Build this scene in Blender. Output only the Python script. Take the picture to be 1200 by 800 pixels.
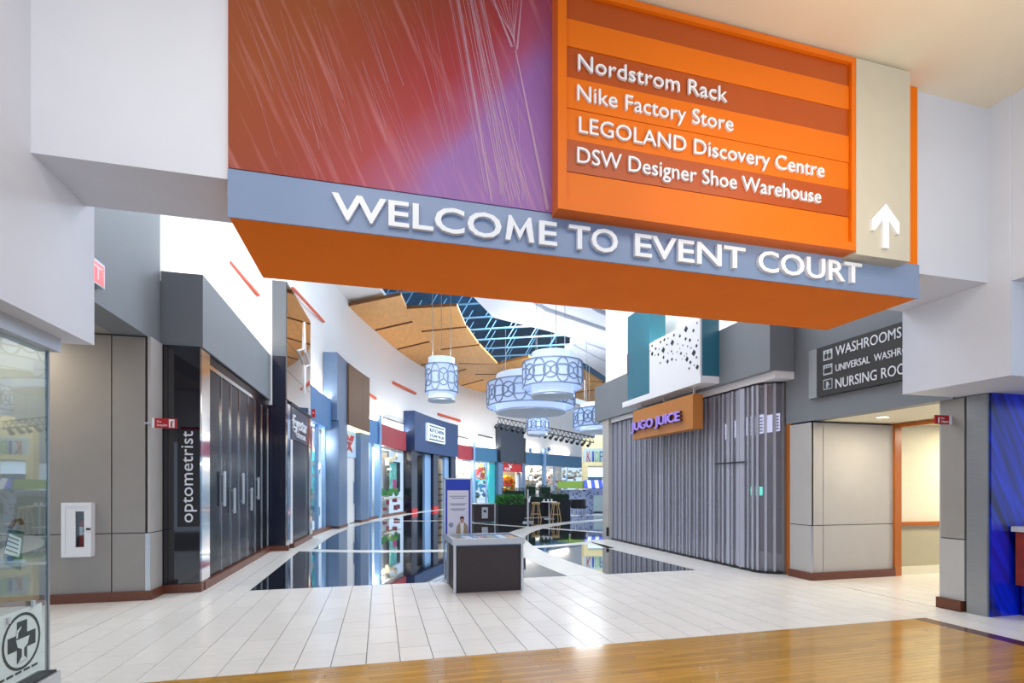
import bpy, math, random
from mathutils import Vector
random.seed(7)
for o in list(bpy.data.objects): bpy.data.objects.remove(o)
C = bpy.context.scene
COL = C.collection
# ------------------------------------------------------------------ camera
YAW = math.radians(14.4); EYE = 1.5; HOR = 570.0; FP = 600.0
cd = bpy.data.cameras.new('camera'); cam = bpy.data.objects.new('camera', cd); COL.objects.link(cam)
cam.location = (0, 0, EYE); cam.rotation_euler = (math.pi/2, 0, -YAW)
cd.sensor_width = 36; cd.lens = 18; cd.shift_y = 170/1200; cd.clip_end = 300; cd.clip_start = 0.05
C.camera = cam
# ------------------------------------------------------------------ world and exposure
w = bpy.data.worlds.new('world'); C.world = w; w.use_nodes = True
w.node_tree.nodes['Background'].inputs[0].default_value = (.64, .79, 1.0, 1)
w.node_tree.nodes['Background'].inputs[1].default_value = 0.85
vs = C.view_settings
vs.view_transform = 'Standard'; vs.look = 'None'; vs.gamma = 1; vs.exposure = 0.42; vs.use_curve_mapping = False
# ------------------------------------------------------------------ big lights
def area(name, loc, size, energy, color=(1, 1, 1), target=None):
    l = bpy.data.lights.new(name, 'AREA'); l.shape = 'RECTANGLE'; l.size, l.size_y = size
    l.energy = energy; l.color = color
    o = bpy.data.objects.new(name, l); COL.objects.link(o); o.location = loc
    d = Vector(target)-Vector(loc) if target else Vector((0, 0, -1))
    o.rotation_euler = d.to_track_quat('-Z', 'Y').to_euler()
    return o
area('atrium_fill', (2.2, 11.5, 8.8), (7, 8), 620, (.88, .94, 1))  # unseen fill added behind the beam, lighting the atrium from above
area('skylight_daylight', (9, 24, 11.6), (9, 5), 2600, (.75, .9, 1), (8, 24, 0))
area('far_area_light', (14, 33, 8.6), (8, 6), 1500, (.9, .95, 1))  # broad area light under the far wood ceiling, facing down
area('hall_fill', (2.0, 1.0, 5.1), (5, 2), 70, (1, .95, .88))  # unseen fill added to brighten the hall in the foreground
area('ceiling_uplight_right', (3.6, 1.8, 3.2), (2.5, .6), 34, (1, .86, .62), (4.2, 2.6, 5.3))
area('ceiling_uplight_left', (-1.0, 1.8, 3.6), (2.0, .6), 20, (1, .88, .7), (-1.4, 3.6, 5.0))
# ------------------------------------------------------------------ pixel -> place
CA, SA = math.cos(YAW), math.sin(YAW)
def ray(u):
    r = (u-600)/FP
    return SA+r*CA, CA-r*SA
def onT(u, v, t):
    a, b = ray(u); return (a*t, b*t, EYE+t*(HOR-v)/FP)
def onY(u, v, Y): return onT(u, v, Y/ray(u)[1])
def onX(u, v, X): return onT(u, v, X/ray(u)[0])
def onZ(u, v, z): return onT(u, v, (z-EYE)*FP/(HOR-v))
def proj(x, y, z):
    d = x*SA+y*CA
    if d < .1: return None
    return 600+FP*(x*CA-y*SA)/d, HOR-FP*(z-EYE)/d
# ------------------------------------------------------------------ materials
def mat(name, col, rough=.5, metal=0, emis=None, es=0, spec=.5, var=0, noise=0, nscale=8, nstretch=(1, 1, 1), coat=0, ior=None):
    m = bpy.data.materials.new(name); m.use_nodes = True
    nt = m.node_tree; p = nt.nodes['Principled BSDF']
    p.inputs['Base Color'].default_value = (*col, 1); p.inputs['Roughness'].default_value = rough
    p.inputs['Metallic'].default_value = metal; p.inputs['Specular IOR Level'].default_value = spec
    p.inputs['Coat Weight'].default_value = coat; p.inputs['Coat Roughness'].default_value = .03
    if ior: p.inputs['IOR'].default_value = ior
    if emis: p.inputs['Emission Color'].default_value = (*emis, 1); p.inputs['Emission Strength'].default_value = es
    if var or noise:
        hs = nt.nodes.new('ShaderNodeHueSaturation'); hs.inputs['Color'].default_value = (*col, 1)
        nt.links.new(hs.outputs[0], p.inputs['Base Color'])
        tc = nt.nodes.new('ShaderNodeTexCoord'); mp = nt.nodes.new('ShaderNodeMapping'); mp.inputs['Scale'].default_value = nstretch
        nz = nt.nodes.new('ShaderNodeTexNoise'); nz.inputs['Scale'].default_value = nscale; nz.inputs['Detail'].default_value = 4
        nt.links.new(tc.outputs['Object'], mp.inputs[0]); nt.links.new(mp.outputs[0], nz.inputs['Vector'])
        mr = nt.nodes.new('ShaderNodeMapRange'); mr.inputs[1].default_value = .3; mr.inputs[2].default_value = .7
        mr.inputs[3].default_value = 1-noise; mr.inputs[4].default_value = 1+noise
        nt.links.new(nz.outputs['Fac'], mr.inputs[0])
        oi = nt.nodes.new('ShaderNodeObjectInfo'); m2 = nt.nodes.new('ShaderNodeMapRange')
        m2.inputs[3].default_value = 1-var; m2.inputs[4].default_value = 1+var
        nt.links.new(oi.outputs['Random'], m2.inputs[0])
        mu = nt.nodes.new('ShaderNodeMath'); mu.operation = 'MULTIPLY'
        nt.links.new(mr.outputs[0], mu.inputs[0]); nt.links.new(m2.outputs[0], mu.inputs[1]); nt.links.new(mu.outputs[0], hs.inputs['Value'])
    return m
def glassmat(name, tint, gl, rough=.02, gcol=(1, 1, 1), fk=1.0):
    m = bpy.data.materials.new(name); m.use_nodes = True; nt = m.node_tree
    for n in list(nt.nodes):
        if n.type == 'BSDF_PRINCIPLED': nt.nodes.remove(n)
    out = [n for n in nt.nodes if n.type == 'OUTPUT_MATERIAL'][0]
    t = nt.nodes.new('ShaderNodeBsdfTransparent'); t.inputs[0].default_value = (*tint, 1)
    g = nt.nodes.new('ShaderNodeBsdfGlossy'); g.inputs['Roughness'].default_value = rough; g.inputs[0].default_value = (*gcol, 1)
    f = nt.nodes.new('ShaderNodeFresnel'); f.inputs[0].default_value = 1.5
    a = nt.nodes.new('ShaderNodeMath'); a.operation = 'ADD'; a.inputs[1].default_value = gl; a.use_clamp = True
    ge = nt.nodes.new('ShaderNodeNewGeometry'); iv = nt.nodes.new('ShaderNodeMath'); iv.operation = 'SUBTRACT'; iv.inputs[0].default_value = 1
    nt.links.new(ge.outputs['Backfacing'], iv.inputs[1])
    fs = nt.nodes.new('ShaderNodeMath'); fs.operation = 'MULTIPLY'; fs.inputs[1].default_value = fk
    nt.links.new(f.outputs[0], fs.inputs[0]); nt.links.new(fs.outputs[0], a.inputs[0])
    mu = nt.nodes.new('ShaderNodeMath'); mu.operation = 'MULTIPLY'; nt.links.new(a.outputs[0], mu.inputs[0]); nt.links.new(iv.outputs[0], mu.inputs[1])
    x = nt.nodes.new('ShaderNodeMixShader'); nt.links.new(mu.outputs[0], x.inputs[0])
    nt.links.new(t.outputs[0], x.inputs[1]); nt.links.new(g.outputs[0], x.inputs[2]); nt.links.new(x.outputs[0], out.inputs[0])
    return m
def diagmat(name, c1, c2, scale, rough=.1):
    m = mat(name, c1, rough); nt = m.node_tree; p = nt.nodes['Principled BSDF']
    tc = nt.nodes.new('ShaderNodeTexCoord'); mp = nt.nodes.new('ShaderNodeMapping')
    m0 = nt.nodes.new('ShaderNodeMapping'); m0.inputs['Rotation'].default_value = (0, math.radians(30), 0); mp.inputs['Scale'].default_value = (3.2, 1, .25)
    nt.links.new(tc.outputs['Object'], m0.inputs[0])
    wv = nt.nodes.new('ShaderNodeTexNoise'); wv.inputs['Scale'].default_value = scale; wv.inputs['Detail'].default_value = 2
    cr = nt.nodes.new('ShaderNodeValToRGB'); cr.color_ramp.elements[0].position = .38; cr.color_ramp.elements[1].position = .62
    cr.color_ramp.elements[0].color = (*c1, 1); cr.color_ramp.elements[1].color = (*c2, 1)
    nt.links.new(m0.outputs[0], mp.inputs[0]); nt.links.new(mp.outputs[0], wv.inputs['Vector'])
    nt.links.new(wv.outputs['Fac'], cr.inputs[0]); nt.links.new(cr.outputs[0], p.inputs['Base Color'])
    return m
def srgb(h):
    h = h.lstrip('#'); o = []
    for i in (0, 2, 4):
        c = int(h[i:i+2], 16)/255; o.append(c/12.92 if c <= .04045 else ((c+.055)/1.055)**2.4)
    return tuple(o)
M = dict(
    white=mat('white_paint', srgb('d2d6e2'), .6, noise=.02, nscale=2),
    cream=mat('cream_ceiling', srgb('e2d8c6'), .7, noise=.02, nscale=2),
    wallcream=mat('cream_wall', srgb('ece6cc'), .6, noise=.02),
    beige=mat('beige_wall', srgb('b8b094'), .6, noise=.02),
    grey=mat('grey_panel', srgb('9b9690'), .45, noise=.03, nscale=3),
    greylight=mat('light_grey_panel', srgb('b9b6b2'), .45, noise=.03, nscale=3),
    fascia=mat('grey_fascia', srgb('7c8186'), .5, noise=.02, nscale=2),
    seam=mat('dark_joint', srgb('3a3836'), .6),
    brown=mat('brown_baseboard', srgb('6b3a26'), .35, noise=.12, nscale=20, nstretch=(1, 1, 8)),
    black=mat('black_gloss', (.008, .007, .012), .06, coat=1),
    blackdoor=mat('black_door', (.004, .004, .009), .22, spec=.18),
    navy=mat('navy_panel', srgb('10142e'), .25, coat=.3),
    chrome=mat('chrome', (.75, .76, .78), .08, 1),
    mirror=mat('polished_mirror', (.62, .55, .50), .03, 1),
    steel=mat('brushed_steel', srgb('a0a2a4'), .36, .6, noise=.06, nscale=5, nstretch=(1, 1, 30)),
    silver=mat('silver_paint', srgb('c8cbd0'), .3, .6),
    slatmetal=mat('lavender_grey_aluminium', srgb('b4b6c4'), .4, .15),
    arrowpanel=mat('warm_white_panel', srgb('c6bfae'), .5, noise=.02),
    letter=mat('silver_letters', srgb('eef0f6'), .4, 0),
    orange=mat('orange_paint', srgb('e4700a'), .4, spec=.3, noise=.03, nscale=2),
    orangedeep=mat('deep_orange_paint', srgb('f07800'), .6, spec=.15, noise=.03, nscale=2),
    slatbrown=mat('burnt_orange_slat', srgb('b04a0c'), .35, noise=.04, nscale=2),
    slate=mat('slate_blue_band', srgb('7f92b4'), .3, noise=.03, nscale=2),
    tile=mat('pale_floor_tile', srgb('ebe6df'), .22, var=.035, noise=.03, nscale=4, nstretch=(1, 3, 1)),
    grout=mat('grout', srgb('6e6a66'), .8, noise=.1, nscale=20),
    dark=mat('dark_polished_floor', srgb('1a1e26'), .035, spec=.9, noise=.15, nscale=6, coat=1, ior=1.7),
    inlay=mat('white_inlay_stone', srgb('e8e5de'), .22, noise=.03, nscale=4),
    plank=mat('honey_wood_plank', srgb('bc8c3c'), .16, var=.16, noise=.14, nscale=14, nstretch=(.25, 5, 1), coat=.35),
    plankdark=mat('dark_wood_border', srgb('5e3420'), .2, var=.06, noise=.12, nscale=14, nstretch=(5, .5, 1), coat=.3),
    woodjamb=mat('amber_wood_jamb', srgb('b8661c'), .3, noise=.1, nscale=10, nstretch=(6, 6, .4)),
    woodceil=mat('maple_ceiling_panel', srgb('e0a256'), .45, var=.05, noise=.10, nscale=3, nstretch=(2, .6, 1)),
    woodedge=mat('dark_brown', srgb('7a4a1e'), .5),
    slatwood=mat('brown_wood_slat', srgb('7a5638'), .4, var=.06, noise=.1, nscale=10),
    bluefascia=mat('blue_fascia', srgb('4f86bd'), .4, noise=.02),
    bluemul=mat('pale_blue_metal', srgb('8fb4dc'), .3, .3),
    redfascia=mat('red_fascia', srgb('a8303a'), .4, noise=.02),
    bluegrey=mat('blue_grey_column', srgb('6f86a6'), .35, .3, noise=.04),
    steelblue=mat('steel_blue_awning', srgb('3e7296'), .4, noise=.03),
    teal=mat('teal_panel', srgb('2a7286'), .35, noise=.03, nscale=2, coat=.2),
    tealglow=mat('turquoise_panel', srgb('2fb8b8'), .4),
    darkslate=mat('dark_slate_panel', srgb('3a4250'), .5, noise=.1, nscale=5),
    charcoal=mat('charcoal_laminate', srgb('33292b'), .5, noise=.06, nscale=6),
    whitegloss=mat('white_gloss', srgb('f0f0f2'), .3),
    red=mat('red_paint', srgb('c4221e'), .35),
    redsign=mat('red_sign', srgb('b8141c'), .35),
    yellow=mat('yellow_print', srgb('e8d24a'), .5),
    green=mat('hedge_green', srgb('3f8c34'), .6, noise=.35, nscale=30),
    greendark=mat('dark_hedge_green', srgb('1c3a24'), .6, noise=.4, nscale=30),
    stoolwood=mat('pale_wood', srgb('c9a878'), .5, noise=.06),
    blackmatte=mat('black_matte', (.012, .012, .015), .5),
    decal=mat('dark_print', srgb('2c3a3c'), .5),
    paper=mat('pale_card', srgb('cfe0e0'), .5),
    greyprint=mat('grey_print', srgb('8f98b0'), .5),
    royal=mat('royal_blue_print', srgb('1f3fc0'), .4),
    skin=mat('skin_print', srgb('b98a6c'), .6),
    tan=mat('tan_print', srgb('a89478'), .6),
    hair=mat('hair_print', srgb('2a201c'), .6),
    skylightback=mat('dark_teal_backing', srgb('0a4c74'), .6, noise=.3, nscale=1.5),
    truss=mat('blue_white_truss', srgb('8ec4e8'), .4, .2),
    ceilwhite=mat('white_ceiling_slab', srgb('d2d4da'), .6, noise=.02),
    wallwhite=mat('bright_white_wall', srgb('f2f0ee'), .6, noise=.01),
    drum=mat('lit_drum_fabric', srgb('c4d0ea'), .5, emis=(.50, .68, 1.0), es=.3),
    drumin=mat('frosted_drum', srgb('d8e2f4'), .4, emis=(.6, .76, 1.0), es=.35),
    lattice=mat('grey_lattice', srgb('8fa0bc'), .4, .3),
    diffuser=mat('grey_diffuser', srgb('9fb0c4'), .4, emis=(.6, .7, .85), es=.15),
    orangeslit=mat('orange_reveal', srgb('d8532a'), .5),
    lampwarm=mat('lit_downlight', (1, .9, .7), .5, emis=(1, .85, .6), es=12),
    screen=mat('lit_menu_screen', (.6, .65, 1), .3, emis=(.66, .68, 1), es=2.2),
    exitgreen=mat('lit_green_exit', (.1, .9, .7), .3, emis=(.1, .85, .68), es=2.6),
    exitred=mat('lit_red_exit', (.9, .1, .1), .3, emis=(1, .12, .12), es=.9),
    lime=mat('lime_awning', srgb('a8cc5a'), .5),
    cobalt=mat('cobalt_awning', srgb('2a48d0'), .5),
    violet=mat('violet_letter', srgb('8f78d8'), .4, emis=(.45, .3, .8), es=.25),
    juicewood=mat('orange_wood_sign', srgb('c07a34'), .4, noise=.06, nscale=6),
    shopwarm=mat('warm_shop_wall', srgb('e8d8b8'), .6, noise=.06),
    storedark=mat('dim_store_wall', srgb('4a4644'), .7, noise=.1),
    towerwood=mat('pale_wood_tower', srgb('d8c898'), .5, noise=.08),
    pane=glassmat('clear_glass', (.84, .93, .93), .10),
    shopglass=glassmat('shop_glass', (.95, .98, 1), .02, fk=.35),
    poly=mat('grey_polycarbonate', srgb('8c8c98'), .25),
    jarglass=glassmat('cabinet_glass', (.8, .85, .85), .05),
    bluewall=diagmat('deep_blue_glass', srgb('030a5c'), srgb('0c2ce0'), 2.6, .2),
    redglass=mat('rust_red_print', srgb('a8432c'), .25, noise=.25, nscale=4),
)
M['poly'].node_tree.nodes['Principled BSDF'].inputs['Alpha'].default_value = .5
def mosaic():
    m = mat('blue_mosaic', srgb('a8b4d4'), .4); nt = m.node_tree; p = nt.nodes['Principled BSDF']
    tc = nt.nodes.new('ShaderNodeTexCoord'); v = nt.nodes.new('ShaderNodeTexVoronoi'); v.inputs['Scale'].default_value = 7
    cr = nt.nodes.new('ShaderNodeValToRGB'); e = cr.color_ramp.elements
    e[0].position = .25; e[0].color = (*srgb('4c5a8c'), 1); e[1].position = .45; e[1].color = (*srgb('b4c0e0'), 1)
    nt.links.new(tc.outputs['Object'], v.inputs['Vector']); nt.links.new(v.outputs['Distance'], cr.inputs[0]); nt.links.new(cr.outputs[0], p.inputs['Base Color'])
    return m
M['mosaic'] = mosaic()
def mural():
    m = mat('grain_photo_print', (.5, .1, .05), .4); nt = m.node_tree; p = nt.nodes['Principled BSDF']
    N = nt.nodes.new; L = nt.links.new
    tc = N('ShaderNodeTexCoord'); sp = N('ShaderNodeSeparateXYZ'); L(tc.outputs['Generated'], sp.inputs[0])
    # diagonal mix: orange upper left, red middle, violet lower right
    a = N('ShaderNodeMath'); a.operation = 'MULTIPLY_ADD'; L(sp.outputs['Z'], a.inputs[0]); a.inputs[1].default_value = -.55; a.inputs[2].default_value = .30
    b = N('ShaderNodeMath'); b.operation = 'ADD'; L(sp.outputs['X'], b.inputs[0]); L(a.outputs[0], b.inputs[1])
    nz = N('ShaderNodeTexNoise'); nz.inputs['Scale'].default_value = 2.0; L(tc.outputs['Generated'], nz.inputs['Vector'])
    c = N('ShaderNodeMath'); c.operation = 'MULTIPLY_ADD'; L(nz.outputs['Fac'], c.inputs[0]); c.inputs[1].default_value = .25; L(b.outputs[0], c.inputs[2])
    cr = N('ShaderNodeValToRGB'); e = cr.color_ramp.elements
    e[0].position = .30; e[0].color = (*srgb('8c4424'), 1); e[1].position = 1.0; e[1].color = (*srgb('9060a4'), 1)
    for pos, h in ((.55, '903828'), (.75, '9c3038'), (.9, 'a04a70')):
        x = cr.color_ramp.elements.new(pos); x.color = (*srgb(h), 1)
    L(c.outputs[0], cr.inputs[0])
    m0 = N('ShaderNodeMapping'); m0.inputs['Rotation'].default_value = (0, math.radians(24), 0); L(tc.outputs['Object'], m0.inputs[0])
    mp = N('ShaderNodeMapping'); mp.inputs['Scale'].default_value = (8, 1, .4); L(m0.outputs[0], mp.inputs[0]); n2 = N('ShaderNodeTexNoise'); n2.inputs['Scale'].default_value = 2.2; n2.inputs['Detail'].default_value = 6
    L(mp.outputs[0], n2.inputs['Vector']); mr = N('ShaderNodeMapRange'); mr.inputs[1].default_value = .52; mr.inputs[2].default_value = .8; mr.inputs[4].default_value = .45
    L(n2.outputs['Fac'], mr.inputs[0]); mx = N('ShaderNodeMixRGB'); L(mr.outputs[0], mx.inputs[0]); L(cr.outputs[0], mx.inputs[1]); mx.inputs[2].default_value = (*srgb('d89aa0'), 1)
    L(mx.outputs[0], p.inputs['Base Color'])
    return m
M['mural'] = mural()
M['streak'] = glassmat('pale_grain_print', (1, 1, 1), 0)
def streakmat():
    m = mat('pale_grain_print', srgb('d8b4cc'), .5); m.node_tree.nodes['Principled BSDF'].inputs['Alpha'].default_value = .5
    return m
M['streak'] = streakmat()
# ------------------------------------------------------------------ mesh helpers
ORG = {}
class B:
    def __init__(s): s.v = []; s.f = []
    def add(s, vs, fs):
        n = len(s.v); s.v += [tuple(p) for p in vs]; s.f += [tuple(i+n for i in f) for f in fs]; return s
    def box(s, x0, y0, z0, x1, y1, z1):
        return s.prism([(x0, y0), (x1, y0), (x1, y1), (x0, y1)], z0, z1)
    def prism(s, pts, z0, z1):
        n = len(pts)
        a = sum(pts[i][0]*pts[(i+1) % n][1]-pts[(i+1) % n][0]*pts[i][1] for i in range(n))
        if a < 0: pts = pts[::-1]
        z0f = z0 if callable(z0) else (lambda i: z0)
        v = [(p[0], p[1], z0) for p in pts]+[(p[0], p[1], z1) for p in pts]
        f = [tuple(range(n))[::-1], tuple(range(n, 2*n))]+[(i, (i+1) % n, n+(i+1) % n, n+i) for i in range(n)]
        return s.add(v, f)
    def seg(s, a, b, z0, z1, t0, t1):
        # box along a->b in plan, t0..t1 along the left normal
        d = Vector((b[0]-a[0], b[1]-a[1])).normalized(); n = Vector((-d.y, d.x))
        q = [(a[0]+n.x*t0, a[1]+n.y*t0), (b[0]+n.x*t0, b[1]+n.y*t0), (b[0]+n.x*t1, b[1]+n.y*t1), (a[0]+n.x*t1, a[1]+n.y*t1)]
        return s.prism(q, z0, z1)
    def plate(s, o, xd, ud, pts, d):
        # planar outline pts in (xd,ud) axes from o, thickness d along xd x ud
        o = Vector(o); xd = Vector(xd); ud = Vector(ud); n = xd.cross(ud).normalized()
        k = len(pts)
        a = sum(pts[i][0]*pts[(i+1) % k][1]-pts[(i+1) % k][0]*pts[i][1] for i in range(k))
        if a < 0: pts = pts[::-1]
        v = [o+xd*p[0]+ud*p[1] for p in pts]; v += [q+n*d for q in v]
        return s.add(v, [tuple(range(k))[::-1], tuple(range(k, 2*k))]+[(i, (i+1) % k, k+(i+1) % k, k+i) for i in range(k)])
    def rect(s, o, xd, ud, x0, y0, x1, y1, d): return s.plate(o, xd, ud, [(x0, y0), (x1, y0), (x1, y1), (x0, y1)], d)
    def tube(s, p0, p1, r, n=6, r1=None):
        p0 = Vector(p0); p1 = Vector(p1); d = (p1-p0).normalized(); r1 = r if r1 is None else r1
        a = d.orthogonal().normalized(); b = d.cross(a)
        v = []
        for p, rr in ((p0, r), (p1, r1)):
            for i in range(n):
                t = 2*math.pi*i/n; v.append(p+a*math.cos(t)*rr+b*math.sin(t)*rr)
        return s.add(v, [tuple(range(n))[::-1], tuple(range(n, 2*n))]+[(i, (i+1) % n, n+(i+1) % n, n+i) for i in range(n)])
    def path(s, pts, r, n=5):
        for i in range(len(pts)-1): s.tube(pts[i], pts[i+1], r, n)
        return s
    def lathe(s, cx, cy, prof, n=24):
        v = []; k = len(prof)
        for i in range(n):
            t = 2*math.pi*i/n
            for r, z in prof: v.append((cx+r*math.cos(t), cy+r*math.sin(t), z))
        f = []
        for i in range(n):
            j = (i+1) % n
            for q in range(k-1): f.append((i*k+q, j*k+q, j*k+q+1, i*k+q+1))
        return s.add(v, f)
    def build(s, name, m, parent=None, smooth=False):
        o3 = ORG.get(parent.name, Vector((0, 0, 0))) if parent else Vector((0, 0, 0))
        me = bpy.data.meshes.new(name); me.from_pydata([tuple(Vector(p)-o3) for p in s.v], [], s.f); me.update()
        me.materials.append(M[m] if isinstance(m, str) else m)
        if smooth:
            for p in me.polygons: p.use_smooth = True
        o = bpy.data.objects.new(name, me); COL.objects.link(o)
        if parent: o.parent = parent; ORG[o.name] = o3
        else: ORG[o.name] = Vector((0, 0, 0))
        return o
def tag(o, label=None, cat=None, group=None, kind=None):
    if label: o['label'] = label
    if cat: o['category'] = cat
    if group: o['group'] = group
    if kind: o['kind'] = kind
    return o
def thing(name, label, cat, loc=(0, 0, 0), group=None):
    o = bpy.data.objects.new(name, None); COL.objects.link(o); o.location = loc; o.empty_display_size = .1
    ORG[o.name] = Vector(loc); return tag(o, label, cat, group)
def struct(name, b, m, label=None):
    return tag(b.build(name, m), label, None, None, 'structure')
def bx(*a): return B().box(*a)
# ------------------------------------------------------------------ lettering (built-in font, one mesh per letter)
TXT = {}
def prep(strings):
    obs = []
    for st, off in strings:
        c = bpy.data.curves.new('t', 'FONT'); c.body = st; c.size = 1; c.resolution_u = 3; c.extrude = .5; c.offset = off
        o = bpy.data.objects.new('t', c); COL.objects.link(o); obs.append((st, off, o, c))
    bpy.context.view_layer.update(); dg = bpy.context.evaluated_depsgraph_get()
    for st, off, o, c in obs:
        me = o.evaluated_get(dg).to_mesh()
        V = [v.co.copy() for v in me.vertices]; F = [tuple(p.vertices) for p in me.polygons]
        par = list(range(len(V)))
        def find(i):
            while par[i] != i: par[i] = par[par[i]]; i = par[i]
            return i
        for f in F:
            for i in f[1:]: par[find(i)] = find(f[0])
        # the font mesh may leave caps unwelded: join equal places
        seen = {}
        for i, v in enumerate(V):
            k = (round(v.x, 4), round(v.y, 4))
            if k in seen: par[find(i)] = find(seen[k])
            else: seen[k] = i
        isl = {}
        for f in F: isl.setdefault(find(f[0]), []).append(f)
        L = []
        for fs in isl.values():
            xs = [V[i].x for f in fs for i in f]; L.append([min(xs), max(xs), fs])
        L.sort(key=lambda q: q[0]); G = []
        for q in L:
            if G and min(G[-1][1], q[1])-q[0] > .6*min(q[1]-q[0], G[-1][1]-G[-1][0]): G[-1][1] = max(G[-1][1], q[1]); G[-1][2] = G[-1][2]+q[2]
            else: G.append(q)
        TXT[(st, off)] = (V, [g[2] for g in G], min(v.x for v in V), max(v.x for v in V))
        o.evaluated_get(dg).to_mesh_clear()
    for st, off, o, c in obs: bpy.data.objects.remove(o); bpy.data.curves.remove(c)
def text(st, o, xd, ud, width, cap, depth, m, parent, off=0, name='letter', split=True, kind=None):
    V, G, x0, x1 = TXT[(st, off)]
    xd = Vector(xd).normalized(); ud = Vector(ud).normalized(); n = xd.cross(ud); o = Vector(o)
    sx = width/(x1-x0); sy = cap/.729
    if not split: G = [[f for g in G for f in g]]
    for fs in G:
        idx = {}; vv = []; ff = []
        for f in fs:
            q = []
            for i in f:
                if i not in idx:
                    idx[i] = len(vv); v = V[i]; vv.append(o+xd*((v.x-x0)*sx)+ud*(v.y*sy)+n*((v.z+.5)*depth))
                q.append(idx[i])
            ff.append(q)
        b = B(); b.add(vv, ff)
        if st == 'WELCOME' and fs is G[5]:
            xs = [V[i].x for f in fs for i in f]; a0, a1 = (min(xs)-x0)*sx, (max(xs)-x0)*sx; w_ = a1-a0; k_ = .037
            b = B().plate(o, xd, ud, [(a0, 0), (a0+k_, 0), (a0+w_*.12+k_, cap*.62), (a0+w_*.5, cap*.06), (a1-w_*.12-k_, cap*.62), (a1-k_, 0), (a1, 0), (a1-w_*.11, cap), (a1-w_*.2, cap), (a0+w_*.5, cap*.42), (a0+w_*.2, cap), (a0+w_*.11, cap)], depth)
        ob = b.build(name, m, parent)
        if kind: ob['kind'] = kind
prep([(s, .014) for s in ('WELCOME', 'TO', 'EVENT', 'COURT', 'JUGO JUICE')] +
     [(s, 0) for s in ('Nordstrom Rack', 'Nike Factory Store', 'LEGOLAND Discovery Centre', 'DSW Designer Shoe Warehouse',
      'optometrist', 'WASHROOMS', 'UNIVERSAL  WASHROOM', 'NURSING ROOM', 'Fire', 'Extinguisher', 'EXIT', 'KITCHEN', 'STUFF PLUS', 'K', 'I', 'D', 'P', 'R', 'E', 'N', 'PUMA', 'Eyestar', 'OPTICAL')])
Z = (0, 0, 1)
# ================================================================== SETTING
# ---- floor
floor = struct('floor', bx(-12, -3, -.12, 32, 62, -.014), 'grout', 'mall floor of pale tile, polished dark stone and wood')
def fl(b, name, m): return b.build(name, m, floor)
fl(bx(-9, 8.1, -.014, 32, 60, -.001), 'polished_stone_floor', 'dark')
def inview(x, y, z=0, mg=40):
    p = proj(x, y, z); return p and -mg < p[0] < 1200+mg and p[1] < 800+mg
tiles = []
W = .285; LN = .57
def region(x0, x1, y0, y1):
    k0 = math.floor((x0+.12)/W)
    for k in range(k0, k0+200):
        a = -.12+k*W; b = a+W
        if a >= x1: break
        a = max(a, x0); b = min(b, x1)
        if b-a < .04: continue
        off = [0, .19, .38, .10, .29][k % 5]*1.0
        y = y0-off
        while y < y1:
            c, d = max(y, y0), min(y+LN, y1)
            if d-c > .03: tiles.append((a+.0035, b-.0035, c+.003, d-.003))
            y += LN
region(-2.98, 6.7, 4.5, 8.1); region(-9, -2.98, 4.5, 7.8); region(6.7, 11, 4.5, 6.8)
region(-3.1, -1.8, 8.1, 12.9); region(5.5, 7.1, 8.1, 13.4); region(6.04, 9, 2.6, 4.5); region(-9, -2.6, 3, 4.5)
def key(t):
    x, y = (t[0]+t[1])/2, (t[2]+t[3])/2
    return (0 if inview(x, y) and not (x > 7.2 and y < 4.3) else 100)+math.hypot(x, y)
tiles.sort(key=key); tm = {}
rest = B()
for i, (a, b, c, d) in enumerate(tiles):
    if i < 300:
        k = (round(b-a, 3), round(d-c, 3))
        if k not in tm:
            o = bx(-k[0]/2, -k[1]/2, -.014, k[0]/2, k[1]/2, 0).build('floor_tile', 'tile', floor); tm[k] = o.data
        else:
            o = bpy.data.objects.new('floor_tile', tm[k]); COL.objects.link(o); o.parent = floor
        o.location = ((a+b)/2, (c+d)/2, random.uniform(-.0006, .0006))
    else: rest.box(a, c, -.014, b, d, 0)
tag(fl(rest, 'distant_floor_tiles', 'tile'), kind='stuff')
# wood strip floor
pl = []; PW = .062
y = 4.495; row = 0
while y > 2.2:
    x = -2.6+random.uniform(-.9, 0); 
    while x < 5.86:
        L = random.uniform(.7, 1.2); a, b = max(x, -2.6), min(x+L, 5.86)
        if b-a > .02: pl.append((a+.001, b-.001, y-PW+.001, y-.001))
        x += L
    y -= PW; row += 1
pl.sort(key=lambda t: 0 if inview((t[0]+t[1])/2, t[3], 0, 60) else 9)
rest = B()
for i, t in enumerate(pl):
    vis = any(inview(px, t[3], 0, 10) for px in (t[0], (t[0]+t[1])/2, t[1]))
    if i < 298 and vis: fl(bx(t[0], t[2], -.014, t[1], t[3], 0), 'wood_plank', 'plank')
    else: rest.box(t[0], t[2], -.014, t[1], t[3], 0)
tag(fl(rest, 'wood_planks_nearest', 'plank'), kind='stuff')
for k in range(3):
    fl(bx(5.862+k*.06, 2.2, -.014, 5.918+k*.06, 4.498, .0005), 'border_plank', 'plankdark')
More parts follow.
